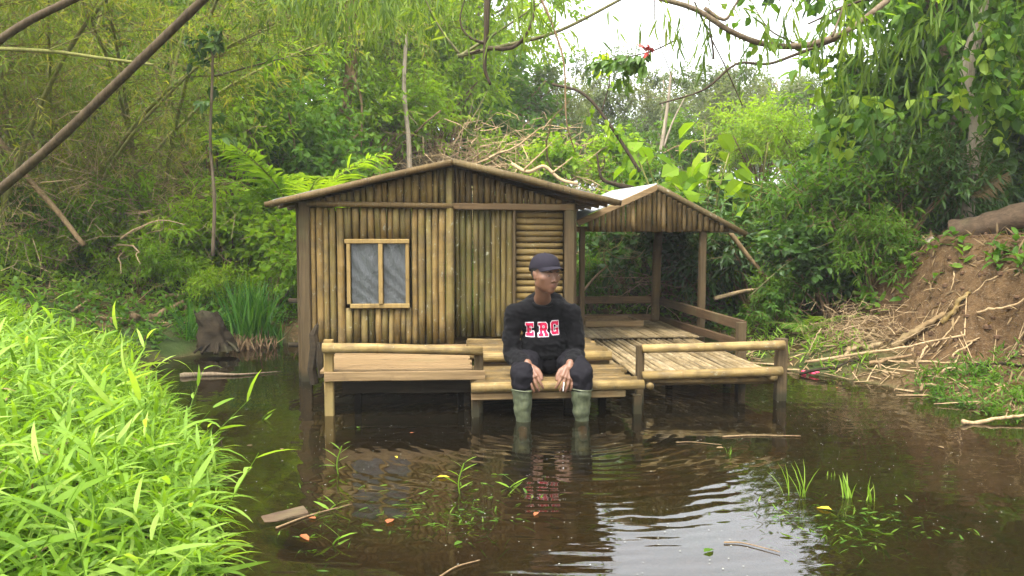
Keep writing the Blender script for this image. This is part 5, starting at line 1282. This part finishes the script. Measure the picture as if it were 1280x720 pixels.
branch('pale_fallen_branch', 'crooked pale branch lying on the hut roof edge', 'branch', [(640, 205, 9.2), (660, 215, 9.0), (680, 208, 8.95), (700, 224, 8.9), (722, 230, 8.9)], .022, .018, 'dry_twig', [[(655, 212, 9.), (672, 196, 9.), (690, 178, 9.), .012], [(690, 216, 8.9), (705, 205, 8.9), (716, 196, 8.9), .01]])
# top right
branch('long_sky_branch', 'long bare branch arching across the sky at the upper right', 'branch', [(825, -2, 5.6), (870, 12, 5.6), (915, 40, 5.6), (960, 56, 5.7), (1010, 56, 5.8), (1060, 38, 5.9), (1110, 0, 6.0)], .018, .024, 'bark', [[(880, 10, 5.6), (905, 25, 5.6), (918, 8, 5.6), (928, -10, 5.6), .016], [(1002, 58, 5.8), (985, 50, 5.8), (960, 35, 5.7), (935, -5, 5.7), .010], [(1040, 46, 5.8), (1050, 20, 5.8), (1058, -10, 5.8), .010]], ('mid', 'broad', .09, .05, 4))
branch('curved_black_branch', 'thin black branch curving down to the left below the sky', 'branch', [(1060, 44, 6.2), (1000, 66, 6.2), (960, 80, 6.2), (920, 80, 6.2), (880, 112, 6.2), (824, 130, 6.2)], .014, .006, 'dark_twig', [[(985, 72, 6.2), (1010, 62, 6.2), (1030, 66, 6.2), .006]])
branch('hanging_vine', 'thin dark vine hanging beside the sky branch', 'vine', [(868, 2, 5.9), (885, 40, 5.9), (905, 80, 5.9), (928, 132, 5.9)], .007, .004, 'dark_twig')
branch('hanging_vine', 'short black hanging vine with a thick dark end', 'vine', [(886, -10, 5.7), (887, 30, 5.7), (891, 60, 5.7), (892, 74, 5.7)], .004, .009, 'dark_twig')
branch('hanging_vine', 'hair-thin vine hanging left of the flowering twig', 'vine', [(818, -5, 5.7), (820, 40, 5.7), (836, 85, 5.7), (846, 110, 5.7)], .004, .003, 'dark_twig')
br_ = branch('leafy_hanging_branch', 'branch with long drooping bamboo leaves at the upper right', 'branch', [(1290, -60, 6.2), (1220, -25, 6.3), (1150, -5, 6.3), (1080, 0, 6.3), (1010, 30, 6.3)], .022, .007, 'dark_twig')
rng = rgn(19); P = bez([at(1290, -60, 6.2), at(1220, -25, 6.3), at(1150, -5, 6.3), at(1080, 0, 6.3), at(1000, 28, 6.3)]); q, tt = along(P, rng.uniform(0, 1, 48)); q = q + rng.normal(0, .20, q.shape) - A(0, 0, .10)
f = MB(); spray(f, q, rng.normal(0, .35, q.shape) + A(-.25, 0, -1.0), .38, 8, .19, .020, 34, .2, 'blade', rng.uniform(.0, .45, 48), rng, .5, f, .002, .2); f.build('foliage', M['bamboo_leaf'], br_)
for (px, py, Y, n_, nm) in ((660, -10, 5.8, 12, 'small spray of drooping bamboo leaves at the left of the sky'), (860, 15, 5.6, 14, 'small spray of drooping leaves in front of the sky'), (480, -8, 7.5, 60, 'dark pendulous bamboo spray at the top left of centre'), (395, -5, 8.0, 70, 'dark hanging bamboo leaves above the fan palm'), (1010, 5, 5.5, 16, 'spray of bamboo leaves hanging at the right of the sky')):
    rng = rgn(px); f = MB(); c0_ = at(px, py, Y); q = c0_ + rng.normal(0, 1, (n_, 3)) * A(.14 + .004 * n_, .15, .07); spray(f, q, rng.normal(0, .4, q.shape) + A(0, 0, -1.), .28, 7, .17, .018, 35, .2, 'blade', rng.uniform(.1, .7, n_), rng, .5, f, .002, .3)
    f.tube(bez([c0_ + A(-.15, 0, .9), c0_ + A(0, 0, .4), c0_]), .005, 5); tag(f.build('hanging_leaf_spray', M['bamboo_leaf']), nm, 'leaf spray')
fl = branch('flowering_twig', 'dark twig with a red bloom in front of the sky', 'twig', [(845, 50, 5.6), (820, 62, 5.6), (800, 68, 5.6), (768, 74, 5.6)], .006, .004, 'dark_twig', [], ('deep', 'broad', .085, .055, 9))
M['redf'] = plain('red_petals', (.42, .05, .035), .6, .3); rng = rgn(2); f = MB(); leaves(f, np.repeat([at(811, 62, 5.55)], 16, 0) + rng.normal(0, .012, (16, 3)), rng.normal(0, 1, (16, 3)), .05, .03, 'broad', .5, .2, rng); f.build('bloom', M['redf'], fl)
# ---- right bank: log, broken trunk, sticks
M['logw'] = wood_mat('log_wood', (.055, .038, .025), (.15, .105, .068), 'X', .9)
P = bez([at(1186, 287, 7.4), at(1215, 285, 7.3), at(1250, 276, 7.2), at(1300, 264, 7.1), at(1380, 255, 6.9)], 20); m = MB(); m.tube(P, np.linspace(.088, .125, len(P)) * np.array([1 + .06 * math.sin(i * 1.7) for i in range(len(P))]), 16, .4); tag(m.build('fallen_log', M['logw'], None, True), 'thick brown log lying on top of the earth bank', 'log')
m = MB(); P = bez([at(1163, 298, 7.3), at(1168, 330, 7.2), at(1174, 366, 7.1)], 8); m.tube(P, np.linspace(.045, .062, len(P)), 10, .3); tag(m.build('broken_trunk', M['pale_bark'], None, True), 'short pale broken trunk standing under the dark bushes', 'dead trunk')
tv = branch('creeper_trunk', 'pale crooked trunk wrapped in creepers at the upper right', 'tree', [(1205, 280, 7.9), (1212, 210, 7.9), (1222, 160, 7.9), (1208, 110, 7.9), (1215, 60, 7.9), (1235, 0, 7.9), (1240, -90, 7.9)], .085, .06, 'pale_bark', [[(1212, 120, 8.6), (1228, 80, 8.5), (1262, 60, 8.4), .04], [(1218, 160, 8.6), (1226, 110, 8.4), (1230, 70, 8.4), .03]])
rng = rgn(29); P = bez([at(1205, 262, 8.5), at(1222, 160, 8.5), at(1208, 110, 8.5), at(1215, 60, 8.5), at(1240, -90, 8.5)]); q, tt = along(P, rng.uniform(.0, 1, 130)); f = MB(); spray(f, q + rng.normal(0, .20, q.shape), rng.normal(0, 1, q.shape) - A(0, 0, .6), .25, 6, .13, .09, 55, .3, 'broad', rng.uniform(.1, .8, 130), rng, .4); f.build('creeper', M['deep'], tv)
m = MB(); P = bez([at(1262, 215, 7.6), at(1240, 228, 7.5), at(1222, 246, 7.4)]); frond(m, m, P, 26, .16, .014, rgn(4), .3, .1, 'blade', .006); tag(m.build('dead_frond', M['straw']), 'dry brown palm frond hanging above the log', 'dead frond')
def on_bank(px, py, lift=.02):
    """point of the photo ray on the terrain"""
    d = ray(px, py); lo = None; p = A(0, 0, CAM_H)
    for t_ in np.arange(2, 30, .04):
        q = A(0, 0, CAM_H) + d * t_
        if q[2] < max(g(q[0], q[1]), 0): return q + A(0, 0, lift)
    return q
def stick(px0, py0, px1, py1, r, mat, label, cat='stick', group=None, lift=.02, name='stick', mid=0.0, r1=None):
    a, b_ = on_bank(px0, py0, lift), on_bank(px1, py1, lift + r); n_ = 5; P = [a + (b_ - a) * k / n_ + (A(0, 0, mid * math.sin(k / n_ * math.pi)) + np.random.normal(0, r * .5, 3)) for k in range(n_ + 1)]
    L_ = np.linalg.norm(b_ - a); P = [A(p_[0], p_[1], max(p_[2], g(p_[0], p_[1]) + r * .3)) for p_ in P]
    m = MB(); Pb = bez(P, 18); Pb = Pb + np.random.normal(0, r * .22, Pb.shape); m.tube(Pb, np.linspace(r, r1 or r * .6, len(Pb)) * np.random.uniform(.82, 1.15, len(Pb)), 7, random.random()); return tag(m.build(name, M[mat], None, True), label, cat, group)
np.random.seed(4); gp = 'sticks on the right bank'
stick(1048, 452, 1092, 418, .020, 'dry_twig', 'thick tan stick leaning up left from the pile at the deck', group=gp)
stick(1120, 436, 1180, 400, .034, 'plank', 'broad split board lying across the foot of the bank', 'board', group=gp, name='split_board')
stick(1178, 410, 1214, 376, .024, 'fresh', 'short pale yellow bamboo piece on the bank', 'bamboo piece', group=gp, name='bamboo_piece', lift=.05)
stick(1010, 462, 1205, 432, .013, 'dry_twig', 'long thin stick running along the waterline up to the bank', group=gp, lift=.06)
stick(1085, 462, 1140, 452, .018, 'twig', 'brown stick lying level on the twig heap', group=gp, lift=.04)
stick(1110, 458, 1240, 462, .008, 'dry_twig', 'thin straw-coloured stick low on the bank', group=gp, lift=.04)
stick(1146, 482, 1190, 490, .010, 'dry_twig', 'short stick at the edge of the weeds', group=gp)
stick(1215, 462, 1290, 466, .014, 'darkwood', 'dark branch lying below the hollow in the bank', group=gp, lift=.04)
stick(1205, 532, 1290, 526, .014, 'dry_twig', 'straw-coloured reed stem floating at the right edge', group=gp)
stick(1165, 478, 1205, 470, .010, 'dry_twig', 'curved dry root at the foot of the bank', group=gp, mid=.05)
stick(1060, 440, 1100, 436, .026, 'dry_twig', 'pale rotten wood chunk under the bushes', 'wood chunk', group=gp, name='wood_chunk', r1=.022)
stick(1000, 470, 1075, 455, .014, 'darkwood', 'dark wet stick by the pink scrap', group=gp)
stick(1160, 440, 1150, 462, .010, 'dry_twig', 'short upright twig stub in the heap', group=gp, lift=.08)
stick(1190, 452, 1225, 430, .009, 'dry_twig', 'thin root crossing the bare earth', group=gp, lift=.04)
stick(1222, 395, 1290, 380, .012, 'dry_twig', 'twig half buried in the bare earth', group=gp)
rng = rgn(66); n_ = 460; f = MB(); x = rng.uniform(2.3, 4.4, n_); y = rng.uniform(4.6, 7.6, n_); d = sdist(x, y); k = (d > -.05) & (d < .75); x, y = x[k], y[k]; q = np.stack([x, y, height(x, y) + .015], -1); a = rng.uniform(0, 6.28, len(x)); e = q + np.stack([np.cos(a), np.sin(a), np.zeros(len(x))], -1) * rng.uniform(.06, .3, len(x))[:, None]; e[:, 2] = height(e[:, 0], e[:, 1]) + .02; e[:, 2] = np.maximum(e[:, 2], .012); q[:, 2] = np.maximum(q[:, 2], .01)
twigs(f, q, e, rng.uniform(.0025, .008, len(x)), None, rng.uniform(0, 1, len(x))); tag(f.build('wood_litter', M['dry_twig']), 'broken twigs and wood chips littering the foot of the earth bank', 'wood litter', kind='stuff')
# clods
m = MB(); rng = rgn(5)
for i in range(420):
    x = rng.uniform(2.9, 5.2); y = rng.uniform(4.6, 8.2); 
    if sdist(x, y) > .3: ell(m, (x, y, g(x, y) + .005), rng.uniform(.008, .035) * A(1, .9, .7) * rng.uniform(.7, 1.2, 3), seg=7)
M['clod'] = plain('earth_clods', (.085, .050, .028), .95, .1, 40, .8, .4, 14); tag(m.build('earth_clods', M['clod']), 'crumbled clods of earth on the bare bank', 'earth clods', kind='stuff')
# ---- pink scrap
m = MB(); p = on(1011, 469); 
for i in range(7): ell(m, p + np.random.normal(0, .022, 3) * A(1.3, 1, .4) + A(0, 0, .018), (.022, .016, .010), seg=8)
tag(m.build('pink_scrap', plain('pink_plastic', (.75, .05, .12), .5, .4)), 'crumpled bright pink scrap at the waterline right of the deck', 'litter scrap')
# ---- left: stump, tussock, driftwood, poles
stp_p = at(262, 423, 7.75) + A(0, 0, -.02)
m = MB(); V = []; nu_, nv_ = 26, 16
for i in range(nv_ + 1):
    for k in range(nu_):
        a = 2 * math.pi * k / nu_; f_ = i / nv_; zz = -.12 + .36 * f_; rr = (.19 - .09 * f_) * (1 + .35 * mnoise.noise(Vector((math.cos(a) * 1.7, math.sin(a) * 1.7, f_ * 2.2)))  + .22 * mnoise.noise(Vector((math.cos(a) * 5, math.sin(a) * 5, f_ * 7))))
        V.append([stp_p[0] + .10 - .13 * f_ + rr * math.cos(a), stp_p[1] + rr * .75 * math.sin(a), stp_p[2] + .03 + zz + (.07 * mnoise.noise(Vector((math.cos(a) * 3, math.sin(a) * 3, 4.))) if i > nv_ - 3 else 0)])
q = [[i * nu_ + k, i * nu_ + (k + 1) % nu_, (i + 1) * nu_ + (k + 1) % nu_, (i + 1) * nu_ + k] for i in range(nv_) for k in range(nu_)]; m.add(V, [q, [list(range(nv_ * nu_, (nv_ + 1) * nu_))]], .4)
np.random.seed(3)
for k in range(7): a = np.random.uniform(-2.6, -.4); b0 = stp_p + A(.10 + .1 * math.cos(a), .08 * math.sin(a), .0); m.tube(bez([b0, b0 + A(math.cos(a) * .10, math.sin(a) * .08, -.04), b0 + A(math.cos(a) * .18, math.sin(a) * .14, -.10)], 8), .014, 5, random.random())
tag(m.build('rotten_stump', M['darkwood'], None, True), 'rotten dark stump at the left shore beside the grass tussock', 'stump')
def tussock(p, n_, L_, W_, label, cat, seed, mat='mid', sp=.3, name='grass_tussock', r=.06, group=None):
    rng = rgn(seed); f = MB(); q = np.repeat([p], n_, 0) + rng.normal(0, r, (n_, 3)) * A(1, 1, 0); leaves(f, q, rng.normal(0, sp, (n_, 3)) + A(0, 0, 1), L_, W_, 'grass', rng.uniform(0.1, .9, n_), .25, rng, upv=rng.normal(0, 1, (n_, 3))); return tag(f.build(name, M[mat]), label, cat, group)
LM('reed', [(.025, .085, .012), (.05, .14, .018), (.09, .20, .025)], .35)
tussock(on_bank(313, 425, -.02), 210, .68, .020, 'tall dark green grass tussock at the left shore', 'grass tussock', 3, 'reed', .22, r=.10)
tussock(on_bank(343, 432, -.02), 40, .38, .016, 'small grass tuft between the tussock and the hut', 'grass tuft', 4, 'reed', .2)
tussock(on_bank(240, 425, -.02), 60, .55, .012, 'loose grass tuft left of the rotten stump', 'grass tuft', 6, 'reed', .4)
m = MB(); rng = rgn(8); q = on_bank(305, 432, .0) + rng.normal(0, 1, (260, 3)) * A(.17, .08, .02) + A(0, -.05, .10); leaves(m, q, rng.normal(0, .4, q.shape) + A(0, -.2, -.8), .20, .012, 'blade', rng.uniform(0, .6, 260), .3, rng); tag(m.build('dry_roots', M['twig']), 'mat of brown dead leaves and roots under the tussock', 'roots')
m = MB(); m.tube(bez([on(225, 470, .01), on(262, 468, .012), on(300, 468, .012), on(352, 464, .008)]), [.02, .028, .026, .024, .024, .022, .02, .02, .022, .02, .018, .016, .014, .012, .011, .01, .009, .008, .007, .006, .005, .004, .004, .003, .002][:len(bez([on(225, 470), on(262, 468), on(300, 468), on(352, 464)]))], 8, .2); tag(m.build('floating_driftwood', M['bark'], None, True), 'grey driftwood stick floating left of the hut', 'driftwood')
gl_ = 'poles on the left slope'
stick(168, 408, 232, 390, .035, 'twig', 'flat brown plank lying at the foot of the left slope', 'plank', gl_, name='fallen_plank', lift=.06)
stick(60, 330, 30, 305, .03, 'twig', 'short brown log on the upper left slope', 'log', gl_, name='small_log', lift=.05)
stick(205, 376, 250, 372, .02, 'dry_twig', 'dry reed stem lying behind the stump', 'stick', gl_, lift=.04)
stick(250, 375, 380, 378, .014, 'darkwood', 'dark level branch running behind the tussock to the hut', 'stick', gl_, lift=.05)
stick(90, 395, 150, 360, .012, 'dry_twig', 'thin dry cane on the left slope', 'stick', gl_, lift=.05)
stick(120, 402, 215, 412, .012, 'dry_twig', 'thin dry cane along the left waterline', 'stick', gl_, lift=.05)
# ---- behind pavilion: leaning sticks seen through it
branch('leaning_stick', 'pale stick leaning behind the left pavilion post', 'stick', [(728, 365, 9.2), (745, 345, 9.2), (760, 332, 9.2)], .014, .010, 'dry_twig', group='sticks behind the pavilion')
branch('hooked_vine', 'pale hooked vine loop behind the pavilion', 'vine', [(776, 360, 9.3), (757, 330, 9.3), (756, 312, 9.3), (770, 322, 9.2), (795, 322, 9.2), (806, 312, 9.2)], .006, .005, 'dry_twig', group='sticks behind the pavilion')
branch('crooked_branch', 'brown crooked branch slanting down right of the pavilion', 'branch', [(912, 290, 7.9), (935, 320, 7.9), (955, 345, 7.9), (968, 382, 7.9)], .026, .014, 'twig', [[(948, 340, 7.9), (958, 345, 7.85), (962, 355, 7.8), .010]], group='sticks behind the pavilion')
branch('cut_pole', 'short cut pole poking out of the bushes right of the deck', 'pole', [(893, 373, 8.0), (925, 365, 8.1), (945, 362, 8.3)], .022, .018, 'dry_twig', group='sticks behind the pavilion')
branch('thin_vine', 'thin taut vine rising to the right out of the bushes', 'vine', [(935, 372, 7.6), (990, 325, 7.6), (1050, 298, 7.6)], .006, .004, 'vine_stem', group='sticks behind the pavilion')
# ---- pond plants and floating leaves
gsp = 'grass sprouts in the pond'
for (px, py, n_, L_, lb) in ((983, 622, 4, .20, 'two tall grass blades standing in the pond at the right'), (1002, 625, 6, .19, 'taller grass sprout beside the yellow floating leaf'), (1062, 628, 7, .13, 'short grass sprout right of the yellow floating leaf'), (1088, 632, 5, .15, 'rightmost grass sprout in the pond'), (910, 572, 6, .08, 'tiny bright sprout below the deck front'), (1040, 600, 4, .06, 'tiny curled weed above the yellow floating leaf')):
    tussock(on(px, py, -.02), n_, L_, .008, lb, 'grass sprout', px, 'grassy', .16, 'pond_sprout', .012, gsp)
def sprig(px, py, h_, label, seed, n_=7):
    rng = rgn(seed); f = MB(); p = on(px, py, -.03); P = bez([p, p + A(-.01, 0, h_ * .5), p + A(.015, 0, h_)], 8); f.tube(P, .003, 5); q, tt = along(P, np.linspace(.3, 1, n_)); a = np.arange(n_) * 3.0; leaves(f, q, np.stack([np.cos(a), np.sin(a) * .6, np.full(n_, .75)], -1), .085, .013, 'blade', .6, .2, rng); tag(f.build('leafy_sprig', M['grassy']), label, 'leafy sprig', gsp)
sprig(424, 600, .17, 'leafy sprig standing in the pond in front of the bench', 1); sprig(576, 625, .17, 'leafy sprig in the pond left of the man\'s reflection', 2); sprig(640, 617, .05, 'small leafy sprig low in the water', 3, 4); sprig(415, 645, .05, 'small weed near the sunken board', 4, 4); sprig(420, 690, .06, 'small weed at the bottom left of the water', 5, 4); sprig(330, 530, .06, 'small weed beside the near grass', 6, 3)
# submerged / floating weed mats
for (cx, cy, sx_, sy_, n_, lb, sd_) in ((560, 640, 130, 34, 380, 'loose mat of drowned green weeds in the centre foreground', 1), (1060, 655, 110, 40, 420, 'mat of drowned green weeds under the right sprouts', 2), (400, 640, 40, 60, 120, 'thin drowned weeds beside the sunken board', 3)):
    rng = rgn(sd_); px = rng.normal(cx, sx_ * .5, n_); py = rng.normal(cy, sy_ * .5, n_); q = np.array([on(a_, min(b_, 735), rng.uniform(-.02, .006)) for a_, b_ in zip(px, py)]); f = MB(); leaves(f, q, rng.normal(0, 1, (n_, 3)) * A(1, .7, .10), .075, .007, 'blade', rng.uniform(.1, .8, n_), .3, rng); leaves(f, q[::3], rng.normal(0, 1, (len(q[::3]), 3)) * A(1, .7, .25), .05, .010, 'blade', rng.uniform(.3, .9, len(q[::3])), .3, rng); tag(f.build('drowned_weeds', M['mid']), lb, 'pond weeds', kind='stuff')
FL = [(546, 596, .060, 'yellowf', 'yellow leaf floating left of the man\'s reflection'), (484, 654, .055, 'redl', 'red-brown leaf floating near the centre weeds'), (1040, 637, .075, 'yellowf', 'lobed yellow leaf floating by the right sprouts'), (578, 677, .055, 'mid', 'pale green leaf floating at the bottom centre'), (494, 570, .028, 'yellowf', 'small yellow leaf floating below the bench'), (512, 541, .022, 'redl', 'tiny tan leaf floating under the bench'), (447, 535, .04, 'mid', 'slim green leaf floating in front of the bench post'), (395, 648, .035, 'redl', 'small orange leaf beside the sunken board'), (1047, 484, .03, 'redl', 'orange leaf floating by the pink scrap'), (376, 668, .06, 'redl', 'brown leaf floating below the sunken board'), (308, 557, .03, 'straw', 'grey leaf floating beside the near grass'), (352, 562, .04, 'straw', 'dead leaf floating left of the hut reflection'), (905, 560, .05, 'straw', 'straw leaf floating left of the short sprout'), (672, 640, .035, 'redl', 'small pink-brown leaf below the man\'s reflection'), (1222, 480, .03, 'straw', 'dry leaf lying at the weedy shore'), (880, 690, .05, 'mid', 'small green leaf floating on the bright reflection'), (1180, 560, .04, 'straw', 'dry leaf floating near the right shore')]
LM('yellowf', [(.35, .24, .015), (.50, .36, .03)], .2); LM('redl', [(.22, .06, .02), (.36, .13, .05)], .15)
for i, (px, py, L_, mt, lb) in enumerate(FL):
    f = MB(); p = on(px, py, .006); a = i * 1.3; leaves(f, [p], [A(math.cos(a), math.sin(a), 0)], L_ * 1.1, L_ * .55, 'broad', .5, .05, rgn(i), upv=np.array([[0, 0, 1.]])); tag(f.build('floating_leaf', M[mt]), lb, 'floating leaf', 'floating leaves')
for (x0, y0, x1, y1, r, lb) in ((903, 546, 1001, 545, .007, 'thin pale stick floating below the deck front'), (845, 553, 902, 556, .004, 'thin dark stem floating on the bright reflection'), (905, 678, 975, 690, .004, 'thin reddish stem floating at the lower right'), (345, 660, 440, 630, .006, 'crooked pale root rising from the water by the board'), (548, 722, 600, 700, .005, 'pale twig floating at the bottom centre')):
    m = MB(); a, b_ = on(x0, y0, .005), on(x1, y1, .007); m.tube(bez([a, (a * .6 + b_ * .4) + A(.0, .03, 0), b_]), np.linspace(r * .8, r * .4, 25)[:len(bez([a, b_, b_]))], 6, .2); tag(m.build('floating_stick', M['twig'], None, True), lb, 'floating stick', 'sticks floating on the pond')
m = MB(); a, b_ = on(338, 650, .0), on(382, 636, .015); m.beam(a - A(.05, 0, .015), b_ + A(0, 0, -.008), .09, .025, tone=.9, wob=.10); tag(m.build('sunken_board', M['logw']), 'brown board end jutting from the near grass into the pond', 'board')
# floating specks: dust, duckweed
rng = rgn(91); n_ = 650; px = rng.uniform(300, 1270, n_); py = 470 + 250 * rng.uniform(0, 1, n_) ** 1.3; q = np.array([on(a_, b_, .003) for a_, b_ in zip(px, py)]); k = (sdist(q[:, 0], q[:, 1]) < -.05) & (vnoise(q[:, 0], q[:, 1], 2.2, 44) > -.15); q = q[k]; f = MB(); leaves(f, q, rng.normal(0, 1, q.shape) * A(1, 1, 0), rng.uniform(.004, .011, len(q)), .006, 'quad', rng.uniform(.5, 1, len(q)), 0, rng, upv=np.repeat([[0, 0, 1.]], len(q), 0)); tag(f.build('floating_specks', plain('pale_specks', (.30, .29, .22), .8)), 'tiny pale specks of pollen and duckweed on the water', 'floating specks', kind='stuff')

cover('bank_weeds', 'pale green creeping weeds at the lower right shore', 'weeds', 520, lambda x, y, d: (d > -.12) & (d < .5), .07, .012, 'blade', 'mid', 6, .10, 18, xr=(3.0, 3.6), yr=(4.9, 6.0), up=.4)

# creepers and broad leaves hanging in the crown at the upper right
rng = rgn(58); f = MB(); n_ = 240; px = rng.uniform(1010, 1290, n_); py = rng.uniform(-60, 150, n_); q = np.array([at(a_, b_, c_) for a_, b_, c_ in zip(px, py, rng.uniform(6.6, 7.8, n_))]); k = vnoise(px, py, .03, 8) > -.15; q = q[k]
spray(f, q, rng.normal(0, 1, q.shape) - A(0, 0, .5), .3, 6, .13, .085, 60, .3, 'broad', rng.uniform(0, 1, len(q)), rng, .4, f, .004, .2)
for i in range(9):
    a_ = rng.uniform(1020, 1280); f.tube(bez([at(a_, -120, 7.2), at(a_ + rng.uniform(-20, 20), 0, 7.2), at(a_ + rng.uniform(-40, 40), 120, 7.2)]), .009, 5, .3)
tag(f.build('hanging_creeper', M['mid']), 'curtain of broad-leaved creepers hanging in the upper right corner', 'creeper', kind='stuff')
# roots in the bare earth
np.random.seed(12)
for (x0, y0, x1, y1, lb) in ((1195, 330, 1188, 372, 'hair-thin root hanging down the bank by the broken trunk'), (1260, 345, 1215, 372, 'root creeping across the top of the bare bank'), (1275, 440, 1236, 470, 'root below the hollow'), (1200, 400, 1170, 436, 'root running down beside the split board')): stick(x0, y0, x1, y1, .007, 'dry_twig', lb, 'root', 'roots in the bank', .01, 'root')
cover('bank_top_plants', 'small leafy plants along the top of the bare bank', 'weeds', 900, lambda x, y, d: (d > .9) & (y < 8.6) & (vnoise(x, y, 2.6, 71) > .0), .11, .045, 'broad', 'mid', 6, .16, 28, xr=(3.2, 6.5), yr=(5.2, 8.6))

# dead blades and taller sprigs in the near grass
gobj = bpy.data.objects['tall_grass']; rng = rgn(303); n_ = 420
x = rng.uniform(-4.6, -.5, n_); y = rng.uniform(1.35, 5.6, n_); d = sdist(x, y); k = (d > -.05) & (x > -y * .75 - .5); x, y, d = x[k], y[k], d[k]; hh_ = np.clip(.12 + .27 * d, .11, .33) * rng.uniform(.4, 1.15, len(x))
f = MB(); leaves(f, np.stack([x, y, height(x, y) + hh_ * .8], -1), rng.normal(0, 1, (len(x), 3)) * A(1, 1, .4), .20, .011, 'grass', rng.uniform(.3, 1, len(x)), .6, rng); do = f.build('dead_blades', M['straw'], gobj); do['kind'] = 'stuff'
n_ = 150; x = rng.uniform(-3.6, -.6, n_); y = rng.uniform(1.9, 5.4, n_); d = sdist(x, y); k = (d > -.05) & (d < 1.6); x, y = x[k], y[k]
f = MB(); spray(f, np.stack([x, y, height(x, y)], -1), rng.normal(0, .25, (len(x), 3)) + A(.3, 0, 1), .50, 6, .17, .018, 62, .4, 'grass', rng.uniform(.3, 1, len(x)), rng, .0, f, .002, .5); to = f.build('tall_sprigs', M['grassy'], gobj); to['kind'] = 'stuff'
